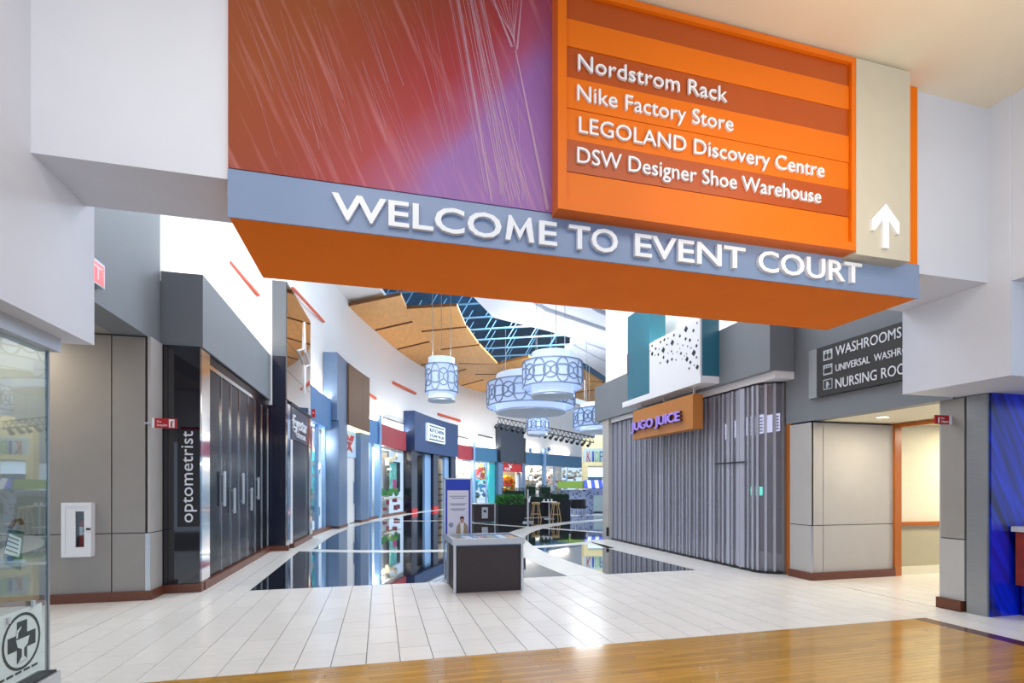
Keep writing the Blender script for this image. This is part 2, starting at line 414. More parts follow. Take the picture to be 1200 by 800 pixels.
# stone bands in the dark floor
def band(pts, wd, name='white_inlay_band', z=.001):
    b = B(); n = len(pts); L = []; R = []
    for i, p in enumerate(pts):
        q = pts[min(i+1, n-1)]; o = pts[max(i-1, 0)]; d = Vector((q[0]-o[0], q[1]-o[1])).normalized()
        ww = wd[i] if isinstance(wd, (list, tuple)) else wd
        L.append((p[0]-d.y*ww/2, p[1]+d.x*ww/2)); R.append((p[0]+d.y*ww/2, p[1]-d.x*ww/2))
    for i in range(n-1): b.prism([L[i], L[i+1], R[i+1], R[i]], -.001, z)
    return fl(b, name, 'inlay')
def smooth(pts, k=8):
    out = []
    for i in range(len(pts)-1):
        p0 = pts[max(i-1, 0)]; p1 = pts[i]; p2 = pts[i+1]; p3 = pts[min(i+2, len(pts)-1)]
        for j in range(k):
            t = j/k
            out.append(tuple(.5*((2*p1[c])+(-p0[c]+p2[c])*t+(2*p0[c]-5*p1[c]+4*p2[c]-p3[c])*t*t+(-p0[c]+3*p1[c]-3*p2[c]+p3[c])*t**3) for c in range(2)))
    return out+[pts[-1]]
arc = [(2+8*math.sin(a), 20-8*math.cos(a)) for a in [math.radians(q) for q in range(-29, 50, 4)]]
band(arc, .42)
band(smooth([(3.4, 8.1), (3.3, 10), (3.4, 12.6), (4.15, 15.6), (6.5, 19.1), (10.5, 21.8), (17, 24)]), .72, z=.0014)
band([(2.6, 22.6), (3.85, 20.6), (7.3, 15.2), (8.5, 13.4)], .32, z=.0018)
band(smooth([(-.8, 23.5), (2.5, 22.6), (6, 23.2), (10, 25)]), .4, z=.0006)
band(smooth([(5, 28), (9, 25.6), (14, 25.4)]), .5, z=.0008)
b = B().prism([(5.35, 11.5), (5.5, 8.1), (5.56, 8.1), (5.56, 13.4)], -.001, .0012)
b.prism([(5.35, 11.5), (5.56, 11.5), (6.6, 13.4), (6.0, 13.2), (5.2, 12.8)], -.001, .0012); fl(b, 'white_inlay_band', 'inlay')
# ---- facade path of the curving left side
PATH = [(-2.12, 12.9), (-2.02, 15.9), (-1.9, 17.4), (-1.45, 20.3), (-.75, 23), (.25, 26), (1.4, 29.2), (3.2, 33), (5.0, 35.9), (6.9, 38.6), (10.7, 41.7), (15, 45.2), (19.8, 48.6), (27, 53)]
SM = smooth(PATH[1:], 6); SM = [PATH[0]]+SM
ARC = [0]
for i in range(len(SM)-1): ARC.append(ARC[-1]+math.dist(SM[i], SM[i+1]))
def at(s, off=0):
    s = max(0, min(s, ARC[-1]-.01))
    i = max(k for k in range(len(ARC)) if ARC[k] <= s); i = min(i, len(SM)-2)
    t = (s-ARC[i])/(ARC[i+1]-ARC[i]); a, b2 = SM[i], SM[i+1]
    d = Vector((b2[0]-a[0], b2[1]-a[1])).normalized()
    return (a[0]+(b2[0]-a[0])*t-d.y*off, a[1]+(b2[1]-a[1])*t+d.x*off)
def S(u, off=0):
    lo, hi = 0, ARC[-1]
    for _ in range(40):
        m_ = (lo+hi)/2; x, y = at(m_, off)
        if proj(x, y, 0)[0] < u: lo = m_
        else: hi = m_
    return (lo+hi)/2
def SZ(u, v, off=0):
    x, y = at(S(u, off), off); return EYE+(x*SA+y*CA)*(HOR-v)/FP
def strip(b, s0, s1, z0, z1, o0, o1, step=1.2):
    n = max(1, int((s1-s0)/step+.5))
    for i in range(n):
        a, c = s0+(s1-s0)*i/n, s0+(s1-s0)*(i+1)/n
        b.prism([at(a, o0), at(c, o0), at(c, o1), at(a, o1)], z0, z1)
    return b
def U(b, u0, u1, z0, z1, o0, o1):
    if o0 > .25: return strip(b, S(u0, o0), S(u1, o0), z0, z1, o0, o1)
    return strip(b, S(u0), S(u1), z0, z1, o0, o1)
# pale border along the left shops
band_b = B(); strip(band_b, 0, ARC[-1]-1, -.001, .002, -.55, .02, .8); fl(band_b, 'pale_border_band', 'inlay')
# ---- hall ceiling and portal walls
struct('ceiling', bx(-9, -1.5, 5.3, 14, 4.8, 5.5), 'cream', 'cream ceiling over the entrance hall')
XL, XR = -2.08, 5.92
wl = struct('wall_left', bx(-2.6, 2.6, 2.56, XL, 4.5, 5.3), 'white', 'white bulkhead wall above the glass storefront')
bx(XL, 3.78, 3.55, -.975, 4.4, 5.3).build('portal_side_panel', 'white', wl)
bx(-9, 2.6, 2.56, -2.6, 4.36, 2.7).build('bulkhead_soffit', 'cream', wl)
bx(-9, 4.1, 2.7, -2.6, 4.36, 5.3).build('bulkhead_return', 'white', wl)
wr = struct('wall_right', bx(XR, 3.61, 2.58, 6.5, 4.67, 5.3), 'white', 'white bulkhead wall above the washroom passage')
bx(4.95, 3.8, 3.55, XR, 4.67, 5.3).build('portal_side_panel', 'white', wr)
bx(6.5, 3.61, 2.58, 11, 4.67, 5.3).build('bulkhead_return', 'white', wr)
bx(XR+.02, 2.2, 3.5, 9, 3.61, 5.3).build('bulkhead_return', 'white', wr)
# ---- left niche
nl = struct('wall_left_niche', bx(-9, 7.82, 0, -2.98, 8.2, 3.5), 'seam', 'grey panelled wall with the extinguisher cabinet')
def panel(parent, x0, y0, z0, x1, y1, z1, m='grey', name='wall_panel'): return bx(x0, y0, z0, x1, y1, z1).build(name, m, parent)
for x0, x1 in ((-9, -7.5), (-7.49, -5.7), (-5.69, -3.42), (-3.405, -3.03)):
    panel(nl, x0, 7.8, .12, x1, 7.82, .88); panel(nl, x0, 7.8, .892, x1, 7.82, 3.48)
panel(nl, -3.0, 7.8, .12, -2.965, 8.18, .88, 'greylight'); panel(nl, -3.0, 7.8, .892, -2.965, 8.18, 3.5, 'greylight')
bx(-3.025, 7.79, .12, -2.965, 7.80, .88).build('corner_guard', 'silver', nl)
struct('wall_left_upper', bx(-3.4, 4.4, 3.5, -3.0, 8.2, 9.8), 'fascia', 'grey upper wall over the left niche')
struct('ceiling_niche', bx(-9, 4.4, 3.5, -3.4, 7.85, 3.6), 'grey', 'dim ceiling of the left niche')
bb = struct('baseboard_left', bx(-9, 7.75, 0, -2.93, 7.8, .12).box(-2.965, 7.8, 0, -2.93, 8.2, .12), 'brown')
area('niche_lamp', (-4.6, 7.1, 3.45), (.3, .3), 22, (1, .88, .7), (-4.6, 7.3, 0))
# ---- right washroom passage
nr = struct('wall_right_niche', bx(6.73, 6.8, 0, 8.38, 7.2, 2.55), 'seam', 'grey panelled wall beside the washroom doorway')
for x0, x1 in ((6.7, 6.92), (6.932, 8.36)):
    panel(nr, x0, 6.76, .12, x1, 6.80, .87, 'greylight'); panel(nr, x0, 6.76, .882, x1, 6.80, 2.53, 'greylight')
panel(nr, 6.69, 6.76, .12, 6.73, 7.2, .87, 'greylight'); panel(nr, 6.69, 6.76, .882, 6.73, 7.2, 2.53, 'greylight')
bx(6.68, 6.745, .12, 6.71, 6.76, .87).build('corner_guard', 'silver', nr)
struct('wall_right_inner', bx(8.5, 6.8, .88, 13, 7.0, 2.6), 'wallcream', 'cream wall inside the washroom passage')
bx(8.5, 6.79, .14, 13, 6.99, .84).build('lower_panel', 'beige', bpy.data.objects['wall_right_inner'])
bx(8.5, 6.77, 0, 13, 6.99, .14).build('tile_skirting', 'wallcream', bpy.data.objects['wall_right_inner'])
bx(8.5, 6.74, .84, 13, 6.8, .90).build('wood_rail', 'woodjamb', bpy.data.objects['wall_right_inner'])
struct('trim_1', bx(8.36, 6.72, 0, 8.5, 6.86, 2.55).box(8.36, 4.9, 2.49, 8.46, 6.72, 2.55), 'woodjamb', 'amber wood frame of the washroom doorway')
struct('baseboard_right', bx(6.65, 6.71, 0, 8.36, 6.76, .12).box(6.65, 6.76, 0, 6.69, 7.2, .12), 'brown')
struct('wall_right_upper', bx(6.7, 4.67, 2.56, 6.9, 7.3, 7), 'fascia', 'grey wall carrying the washroom sign')
cp = struct('ceiling_passage', bx(6.9, 4.67, 2.56, 13, 7.0, 2.7), 'wallcream', 'low cream ceiling of the washroom passage')
struct('wall_passage_end', bx(12.8, 4.4, 0, 13, 7, 2.6), 'wallcream')
for x, y in ((7.35, 6.1), (7.7, 5.3)):
    d = thing('downlight', 'round recessed downlight in passage ceiling, ' + ('the one nearer the panelled wall' if x < 7.5 else 'the one nearer the steel column'), 'downlight', (x, y, 2.56), 'passage downlights')
    B().lathe(x, y, [(.10, 2.561), (.10, 2.545), (.075, 2.545), (.075, 2.558)], 16).build('trim_ring', 'whitegloss', d)
    B().lathe(x, y, [(.074, 2.556), (.0, 2.556)], 16).build('lamp', 'lampwarm', d)
for i, (x, y, e) in enumerate(((7.5, 5.8, 22), (10, 5.8, 50))):
    l = bpy.data.lights.new('passage_lamp', 'AREA'); l.energy = e; l.color = (1, .9, .68); l.size = .5
    o = bpy.data.objects.new('passage_lamp', l); COL.objects.link(o); o.location = (x, y, 2.52)
# ---- curved white wall, slits in it
uw = B(); strip(uw, 0, ARC[-1]-.5, 3.4, 9.9, .32, .5, .7)
uw.prism([(-3.0, 8.2), (-2.72, 12.9), (-2.45, 12.95), (-2.44, 13.0), (-3.3, 13.0), (-3.3, 8.2)], 4.4, 9.9)
curve_wall = struct('wall_back', uw, 'wallwhite', 'tall curving white wall above the shopfronts')
for u0, v0, u1, v1, th, m, oz in ((342, 337, 379, 377, .045, 'orangeslit', 0), (427, 458, 440, 467, .10, 'orangeslit', 0), (460, 448, 487, 461, .13, 'orangeslit', 0),
                          (513, 485, 539, 493, .16, 'orangeslit', 0), (449, 489, 473, 497, .05, 'seam', 0), (533, 510, 548, 514, .06, 'seam', 0), (560, 509, 577, 513, .07, 'seam', 0)):
    s0, s1 = S(u0, .3), S(u1, .3); z0, z1 = SZ(u0, v0, .3), SZ(u1, v1, .3); zz = (z0+z1)/2
    b = B(); p, q = at(s0, .29), at(s1, .29)
    d = Vector((q[0]-p[0], q[1]-p[1], z1-z0)); n = Vector((-d.y, d.x, 0)).normalized()
    v = []
    for e in (Vector((*p, z0)), Vector((*q, z1))):
        v += [e+n*.03-Vector((0, 0, th/2)), e-n*.05-Vector((0, 0, th/2)), e-n*.05+Vector((0, 0, th/2)), e+n*.03+Vector((0, 0, th/2))]
    b.add(v, [(0, 1, 2, 3), (4, 7, 6, 5), (0, 4, 5, 1), (1, 5, 6, 2), (2, 6, 7, 3), (3, 7, 4, 0)])
    b.build('wall_reveal', m, curve_wall)
a = onX(269, 307, -2.84); c = onX(303, 346, -2.70)
B().tube(a, c, .035, 4).build('wall_reveal', 'orangeslit', curve_wall)
# cove lamps lying on the shop fascias, washing the wall
def cove(p, q, e, z=4.62):
    mid = ((p[0]+q[0])/2, (p[1]+q[1])/2, z); L = math.dist(p, q)
    l = bpy.data.lights.new('cove_lamp', 'AREA'); l.shape = 'RECTANGLE'; l.size = L; l.size_y = .15; l.energy = e*.62; l.color = (1, .90, .76)
    o = bpy.data.objects.new('cove_lamp', l); COL.objects.link(o); o.location = mid
    d = Vector((q[0]-p[0], q[1]-p[1], 0)).normalized(); n = Vector((-d.y, d.x, 0))
    zax = -(n*.25+Vector((0, 0, 1))).normalized(); xax = d; yax = zax.cross(xax)
    from mathutils import Matrix
    o.rotation_euler = Matrix((xax, yax, zax)).transposed().to_euler()
cove((-2.72, 8.4), (-2.6, 12.7), 34)
for s0 in (4.5, 8, 11.5, 15, 18.5, 22, 26, 30, 34, 39):
    cove(at(s0, .12), at(s0+3.2, .12), 60)
cove((6.5, 13.9), (6.5, 7.6), 25, 4.5)
area('juice_shop_fill', (8.6, 10.5, 3.45), (.6, 4), 40, (.9, .9, 1))  # unseen fill added to lighten the interior behind the shutter
# ---- atrium ceilings
EO = {}
def poly_slab(b, px, z, th, grow=0):
    pts = [Vector(onZ(u, v, z)[:2]) for u, v in px]
    return b.prism([tuple(p) for p in pts], z, z+th)
wc = tag(thing('wood_ceiling', 'suspended maple ceiling of staggered curved panels over the atrium', 'ceiling panels', (3, 28, 9)))
wc['kind'] = 'structure'
def wpanel(q, z=9, extra=None):
    pts = [Vector(onZ(u, v, z)[:2]) for u, v in q]     # near-left, near-right, far-right, far-left
    d1 = (pts[3]-pts[0]).normalized()*.16; d2 = (pts[2]-pts[1]).normalized()*.16
    pts = [pts[0]+d1, pts[1]+d2, pts[2]-d2*.3, pts[3]-d1*.3]
    if extra: pts.append(Vector(onZ(extra[0], extra[1], z)[:2]))
    o = B().prism([tuple(p) for p in pts], z, z+.12).build('ceiling_panel', 'woodceil', wc)
    B().seg(pts[1], pts[0], z-.005, z+.125, .0, .02).build('slot_shade_edge', 'woodedge', o)  # edge strip coloured dark to imitate the shaded slot between panels
LA = [(402, 358), (432, 388), (460, 410), (487, 429), (512, 441.5), (537, 452.5), (560, 462.5), (585, 472), (612, 480)]
MA = [(469, 344.2), (483, 376.2), (503, 399.6), (527, 419), (546, 432), (566, 444.5), (586, 454), (608, 463), (634, 471)]
for k in range(8): wpanel((LA[k], MA[k], MA[k+1], LA[k+1]))
NB = [((MA[k][0]+MA[k+1][0])/2, (MA[k][1]+MA[k+1][1])/2) for k in range(8)]
RB = [(535, 357), (546, 382.5), (561, 403.5), (583, 426.5), (602, 438), (622, 448), (650, 458)]
for k in range(6): wpanel((NB[k], RB[k], RB[k+1], NB[k+1]), 9, MA[k+1])
RC = [(583, 426), (606, 439), (632, 451), (660, 462), (700, 474)]; SC = [(618, 417.5), (642, 430), (668, 442), (700, 456), (745, 470)]
for k in range(4): wpanel((RC[k], SC[k], SC[k+1], RC[k+1]))
RD = [(645, 432), (668, 443), (700, 456), (745, 470)]; SD = [(681, 432), (706, 448), (735, 460), (775, 474)]
for k in range(3): wpanel((RD[k], SD[k], SD[k+1], RD[k+1]))
ws = B(); strip(ws, 0, ARC[-1]-1, 9.25, 9.4, -1.3, .4, 1.2)
ws.box(-3.4, 7, 9.25, -1.0, 13.2, 9.4)
struct('trim_2', ws, 'wallwhite', 'pale cove strip between the white wall and the wood ceiling')
# white slabs on the right of the skylight
wsl = thing('white_ceiling', 'white ceiling slabs stepping down on the right of the skylight', 'ceiling panels', (10, 24, 9)); wsl['kind'] = 'structure'
def wslab(q, z, m='ceilwhite'):
    b = B(); poly_slab(b, q, z, .25); b.build('ceiling_slab', m, wsl)
wslab([(548, 341), (600, 340), (640, 365), (735, 396), (765, 410), (745, 421), (690, 402), (640, 387), (578, 372)][0:9], 9.0)
wslab([(600, 338), (660, 340), (700, 366), (765, 391), (765, 405), (735, 394), (640, 362)], 9.15)
wslab([(670, 340), (770, 345), (775, 390), (735, 379), (703, 364)], 9.3)
wslab([(668, 402), (690, 404), (745, 424), (765, 445), (728, 432), (690, 414)], 8.9)
wslab([(662, 411), (672, 405), (690, 415), (728, 434), (765, 452), (760, 470), (715, 445), (690, 428), (668, 416)], 8.8)
struct('ceiling_atrium', bx(-6, 5, 12.6, 32, 60, 12.8), 'skylightback', 'dark teal slab standing in for the skylight glazing above the trusses')  # opaque slab coloured teal in place of the sky through the glazing
tr = thing('skylight_truss', 'pale blue steel trusses crossing the dark skylight opening', 'roof truss', (5, 25, 10))
for k in range(11):
    p0 = Vector((-2+k*1.9, 17+k*.9, 0)); p1 = p0+Vector((12, 9-k*.1, 0)); 
    b = B(); n = 10
    za, zb = 9.9+.1*(k % 2), 11.2
    b.tube((p0.x, p0.y, za), (p1.x, p1.y, za), .07, 5); b.tube((p0.x, p0.y, zb), (p1.x, p1.y, zb), .07, 5)
    for i in range(n):
        a = p0.lerp(p1, i/n); c = p0.lerp(p1, (i+.5)/n); d = p0.lerp(p1, (i+1)/n)
        b.tube((a.x, a.y, za), (c.x, c.y, zb), .035, 4); b.tube((c.x, c.y, zb), (d.x, d.y, za), .035, 4)
    b.build('truss', 'truss', tr)
for k in range(12):
    p0 = Vector((-3+k*.4, 19+k*2.0, 0)); p1 = p0+Vector((15, -7.0, 0)); b = B()
    za = 10.3
    b.tube((p0.x, p0.y, za), (p1.x, p1.y, za), .05, 5)
    for i in range(12):
        a = p0.lerp(p1, i/12); c = p0.lerp(p1, (i+.5)/12)
        b.tube((a.x, a.y, za), (c.x, c.y, 11.4), .03, 4)
    b.build('purlin', 'truss', tr)
# ================================================================== OVERHEAD SIGN BEAM
YF = 3.76
sg = thing('overhead_sign', 'large orange and slate portal sign beam reading welcome to event court', 'sign', (2, 4.2, 3.29))
bx(-.975, YF, 3.29, 4.95, 4.78, 5.295).build('sign_beam', 'orangedeep', sg)
bx(-.98, YF-.012, 3.285, 4.955, YF, 3.605).build('slate_band', 'slate', sg)
mu = bx(-.975, YF-.02, 3.607, 1.285, YF, 5.29).build('photo_mural', 'mural', sg)
b = B(); rnd = random.Random(3)
SL = [0]
def sliver(u0, v0, u1, v1, wd):
    SL[0] += 1; yy_ = YF-.0205-.00012*SL[0]
    a = Vector(onY(u0, v0, yy_)); c = Vector(onY(u1, v1, yy_))
    a.z = min(a.z, 5.28); c.z = max(c.z, 3.62); d = (c-a).normalized(); n = Vector((d.z, 0, -d.x))*wd
    b.add([a-n*.4, a+n*.4, c+n, c-n], [(0, 1, 2, 3)])
for i in range(34):
    u = 522+rnd.uniform(0, 42); sliver(u, -20, u+42+rnd.uniform(0, 18)*(u-515)/40, 225+rnd.uniform(-10, 20), rnd.uniform(.0012, .004))
for i in range(26):
    u = rnd.uniform(275, 460); v = rnd.uniform(-30, 90); L = rnd.uniform(80, 170); sliver(u, v, u+L*rnd.uniform(.25, .42), min(v+L, 205), rnd.uniform(.0006, .0016))
for i in range(7):
    u = rnd.uniform(460, 520); sliver(u, rnd.uniform(-20, 60), u+rnd.uniform(25, 50), rnd.uniform(150, 225), rnd.uniform(.0006, .0014))
sliver(604, 58, 642, 250, .013); sliver(575, -8, 600, 55, .01); sliver(612, -8, 606, 58, .008)
sliver(604, 60, 612, 235, .002)
for i in range(9): sliver(572+i*4.6, -5-i, 604-abs(i-4)*.5, 56-abs(i-4)*3, .003)
b.build('printed_grass_stalks', 'streak', mu)
for wd, u0, u1 in (('WELCOME', 389, 652), ('TO', 666, 723), ('EVENT', 743, 872), ('COURT', 887, 1008)):
    x0 = onY(u0, 300, YF-.03)[0]; x1 = onY(u1, 300, YF-.03)[0]
    text(wd, (x0, YF-.014, 3.345), (1, 0, 0), Z, x1-x0, .185, .035, 'letter', sg, .014)
# directory box
YD = 3.61; XA, XB = 1.28, 4.05; ZB, ZT = 3.574, 5.27
db = bx(XA, YD+.045, ZB, XB, YF, ZT).build('directory_box', 'orange', sg)
for q in ((XA, ZB, XA+.07, ZT), (XB-.045, ZB, XB, ZT), (XA+.07, ZB, XB-.045, ZB+.07), (XA+.07, ZT-.05, XB-.045, ZT)):
    bx(q[0], YD, q[1], q[2], YD+.045, q[3]).build('box_frame', 'orange', db)
zs = [3.648, 3.876, 4.12, 4.355, 4.59, 4.82, 5.03, 5.218]
for i in range(7):
    m = 'slatbrown' if i in (1, 4, 6) else 'orange'
    bx(XA+.075, YD+.028-.004*(i % 2), zs[i]+.002, XB-.05, YD+.045, zs[i+1]-.002).build('directory_slat', m, db)
for st, u0, u1, zb in (('Nordstrom Rack', 678, 853, 4.645), ('Nike Factory Store', 677, 860, 4.415), ('LEGOLAND Discovery Centre', 679, 967, 4.175), ('DSW Designer Shoe Warehouse', 677, 963, 3.945)):
    x0 = onY(u0, 100, YD)[0]; x1 = onY(u1, 100, YD)[0]
    text(st, (x0, YD+.024, zb), (1, 0, 0), Z, x1-x0, .125, .02, 'letter', db)
wp = bx(XB+.004, YD, 3.545, 4.665, YF, 5.27).build('white_arrow_panel', 'arrowpanel', sg)
x0 = onY(1019, 260, YD)[0]; x1 = onY(1051, 260, YD)[0]; zt = onY(1034, 240, YD)[2]; zb = onY(1034, 292, YD)[2]; xm = (x0+x1)/2; hw = (x1-x0)/2; H = zt-zb
B().plate((xm, YD-.001, zb), (1, 0, 0), Z, [(-.035, 0), (.035, 0), (.035, H*.62), (hw-.03, H*.36), (hw, H*.36), (hw, H*.62), (0, H), (-hw, H*.62), (-hw, H*.36), (-hw+.03, H*.36), (-.035, H*.62)], .025).build('arrow', 'letter', wp)
# ================================================================== LEFT SIDE
# glass storefront
gs = thing('glass_storefront', 'clear glass shop window with grey metal frame at the left edge of the hall', 'shop window', (-2.29, 3.6, 0))
bx(-2.295, 2.0, .2, -2.283, 4.33, 2.46).build('glass_pane', 'pane', gs)
bx(-2.36, 2.0, 2.46, -2.22, 4.36, 2.56).build('top_rail', 'silver', gs)
bx(-2.36, 2.0, 0, -2.22, 4.36, .185).build('sill', 'silver', gs)
bx(-2.345, 2.0, .185, -2.235, 4.34, .2).build('sill_gasket', 'blackmatte', gs)
bx(-2.30, 4.33, .2, -2.278, 4.345, 2.46).build('edge_strip', 'steel', gs)
def onG(u, v, X=-2.278): return onX(u, v, X)
# notice sheet with cross and bowl
p0 = onG(0, 742); p1 = onG(47.5, 706); pb = onG(49, 772)
ns = thing('pharmacy_notice', 'pale square notice with dark cross and bowl emblem taped low on the glass', 'notice', (-2.275, 4.0, .35))
y0, y1 = 3.45, onG(48.5, 740)[1]; zt = onG(48, 706)[2]; zb = onG(49, 780)[2]
bx(-2.279, y0, zb, -2.275, y1, zt).build('sheet', 'paper', ns)
O = (-2.274, y0, zb); XD = (0, 1, 0); wd_ = y1-y0; ht = zt-zb
cy, cz, R = onG(23, 745)[1]-y0, onG(23, 735)[2]-zb-.0, .0
cy = onG(25, 740)[1]-y0; R = min(ht*.42, .23); cz = ht*.53
ring = []
b = B(); n = 28
for i in range(n):
    a0, a1 = 2*math.pi*i/n, 2*math.pi*(i+1)/n
    b.plate(O, XD, Z, [(cy+R*math.cos(a0), cz+R*math.sin(a0)), (cy+R*math.cos(a1), cz+R*math.sin(a1)), (cy+(R-.018)*math.cos(a1), cz+(R-.018)*math.sin(a1)), (cy+(R-.018)*math.cos(a0), cz+(R-.018)*math.sin(a0))], .001)
b.build('ring_emblem', 'decal', ns)
k = R*.72; t = R*.26
cr_ = B().plate(O, XD, Z, [(cy-t, cz-k), (cy+t, cz-k), (cy+t, cz-t), (cy+k, cz-t), (cy+k, cz+t), (cy+t, cz+t), (cy+t, cz+k), (cy-t, cz+k), (cy-t, cz+t), (cy-k, cz+t), (cy-k, cz-t), (cy-t, cz-t)], .001).build('cross_emblem', 'decal', ns)
O2 = (-2.2725, y0, zb)
b = B().plate(O2, XD, Z, [(cy-.06, cz+.02), (cy+.07, cz+.02), (cy+.05, cz-.03), (cy+.015, cz-.05), (cy+.015, cz-.10), (cy+.05, cz-.13), (cy-.04, cz-.13), (cy-.005, cz-.10), (cy-.005, cz-.05), (cy-.045, cz-.03)], .001)
b.plate(O2, XD, Z, [(cy-.06, cz+.03), (cy-.05, cz+.08), (cy-.01, cz+.10), (cy-.015, cz+.085), (cy-.04, cz+.065), (cy-.045, cz+.03)], .001).build('bowl_emblem', 'paper', ns)
b = B()
for i in range(9): b.rect(O, XD, Z, .05+i*wd_*.1, .03, .05+i*wd_*.1+wd_*.075, .045, .001)
b.build('printed_line', 'decal', ns)
for uu, vv in ((37, 707), (8, 727)):
    q = onG(uu, vv); bx(-2.276, q[1]-.012, q[2]-.02, -2.262, q[1]+.012, q[2]+.02).build('tape_clip', 'silver', ns)
hs = thing('hanging_hours_card', 'dark green card with white printed label hanging inside the glass', 'sign', (-2.33, 3.7, 1.1))
q0 = onX(3, 660, -2.32); q1 = onX(22, 668, -2.32); q2 = onX(26, 623, -2.32); q3 = onX(9, 620, -2.32)
def quadplate(b, qs, dx): 
    v = [Vector(q) for q in qs]; v += [q+Vector((dx, 0, 0)) for q in v]
    return b.add(v, [(3, 2, 1, 0), (4, 5, 6, 7), (0, 1, 5, 4), (1, 2, 6, 5), (2, 3, 7, 6), (3, 0, 4, 7)])
quadplate(B(), (q0, q1, q2, q3), .012).build('card', mat('dark_green_card', srgb('2c5a50'), .4), hs)
quadplate(B(), [onX(*p, -2.306) for p in ((5, 648), (22, 653), (25, 631), (11, 625))], .002).build('label', 'whitegloss', hs)
b = B()
for i in range(4): quadplate(b, [onX(9-i*.8, 629+i*5, -2.303), onX(22-i*.5, 634+i*5, -2.303), onX(22.2-i*.5, 632.5+i*5, -2.303), onX(9.2-i*.8, 627.5+i*5, -2.303)], .001)
b.build('printed_line', 'decal', hs)
B().path([onX(12, 618, -2.31), onX(17, 610, -2.31), onX(24, 609, -2.31), onX(26, 614, -2.31)], .012).build('hanger', 'woodedge', hs)
# exit sign
ex = thing('exit_sign', 'red lit exit sign on the grey upper wall at left', 'exit sign', (-2.97, 6.2, 3.65))
ye = onX(123, 320, -2.93)[1]
bx(-2.99, ye-.75, 3.66, -2.93, ye, 3.92).build('housing', 'silver', ex)
bx(-2.93, ye-.72, 3.68, -2.925, ye-.03, 3.89).build('lit_face', 'exitred', ex)
text('EXIT', (-2.924, ye-.66, 3.71), (0, 1, 0), Z, .58, .15, .004, 'whitegloss', ex)
# extinguisher cabinet
cx0, cz0 = onY(76.5, 652, 7.79)[0], onY(76.5, 652, 7.79)[2]; cx1, cz1 = onY(111, 588.5, 7.79)[0], onY(111, 588.5, 7.79)[2]
fc = thing('fire_extinguisher_cabinet', 'white wall cabinet with narrow window holding the extinguisher', 'cabinet', ((cx0+cx1)/2, 7.79, cz0))
def frame(parent, x0, z0, x1, z1, w0, ya, yb, m, name='frame'):
    b = B(); b.box(x0, ya, z0, x1, yb, z0+w0).box(x0, ya, z1-w0, x1, yb, z1).box(x0, ya, z0+w0, x0+w0, yb, z1-w0).box(x1-w0, ya, z0+w0, x1, yb, z1-w0)
    return b.build(name, m, parent)
frame(fc, cx0, cz0, cx1, cz1, .04, 7.70, 7.80, 'whitegloss')
wx0, wx1 = onY(88.7, 600, 7.72)[0], onY(99, 600, 7.72)[0]; wz0, wz1 = onY(90, 641, 7.72)[2], onY(90, 599, 7.72)[2]
dd = B(); dd.box(cx0+.04, 7.71, cz0+.04, wx0, 7.73, cz1-.04).box(wx1, 7.71, cz0+.04, cx1-.04, 7.73, cz1-.04).box(wx0, 7.71, cz0+.04, wx1, 7.73, wz0).box(wx0, 7.71, wz1, wx1, 7.73, cz1-.04)
dr = dd.build('cabinet_door', 'whitegloss', fc)
bx(wx0, 7.722, wz0, wx1, 7.726, wz1).build('window_pane', 'jarglass', dr)
bx(wx1+.03, 7.69, (wz0+wz1)/2-.01, wx1+.075, 7.71, (wz0+wz1)/2+.015).build('door_pull', 'blackmatte', dr)
bx(cx0+.03, 7.792, cz0+.03, cx1-.03, 7.799, cz1-.03).build('cabinet_back', 'seam', fc)
xm = (wx0+wx1)/2; fe = thing('fire_extinguisher', 'red fire extinguisher inside the white wall cabinet', 'fire extinguisher', (xm, 7.763, wz0+.005))
H = wz1-wz0; zz = wz0+.005; rr = .026
B().lathe(xm, 7.763, [(0, zz), (rr, zz), (rr, zz+H*.58), (rr*.8, zz+H*.66), (rr*.4, zz+H*.70), (rr*.4, zz+H*.74), (0, zz+H*.74)], 16).build('cylinder', 'red', fe, True)
B().lathe(xm, 7.763, [(rr+.0008, zz+H*.33), (rr+.0008, zz+H*.55)], 16).build('label', 'whitegloss', fe)
B().box(xm-.02, 7.755, zz+H*.74, xm+.028, 7.771, zz+H*.77).box(xm-.015, 7.755, zz+H*.79, xm+.03, 7.771, zz+H*.81).build('lever', 'blackmatte', fe)
B().path([(xm+.02, 7.75, zz+H*.76), (xm+.034, 7.745, zz+H*.65), (xm+.03, 7.74, zz+H*.4)], .006).build('hose', 'blackmatte', fe)
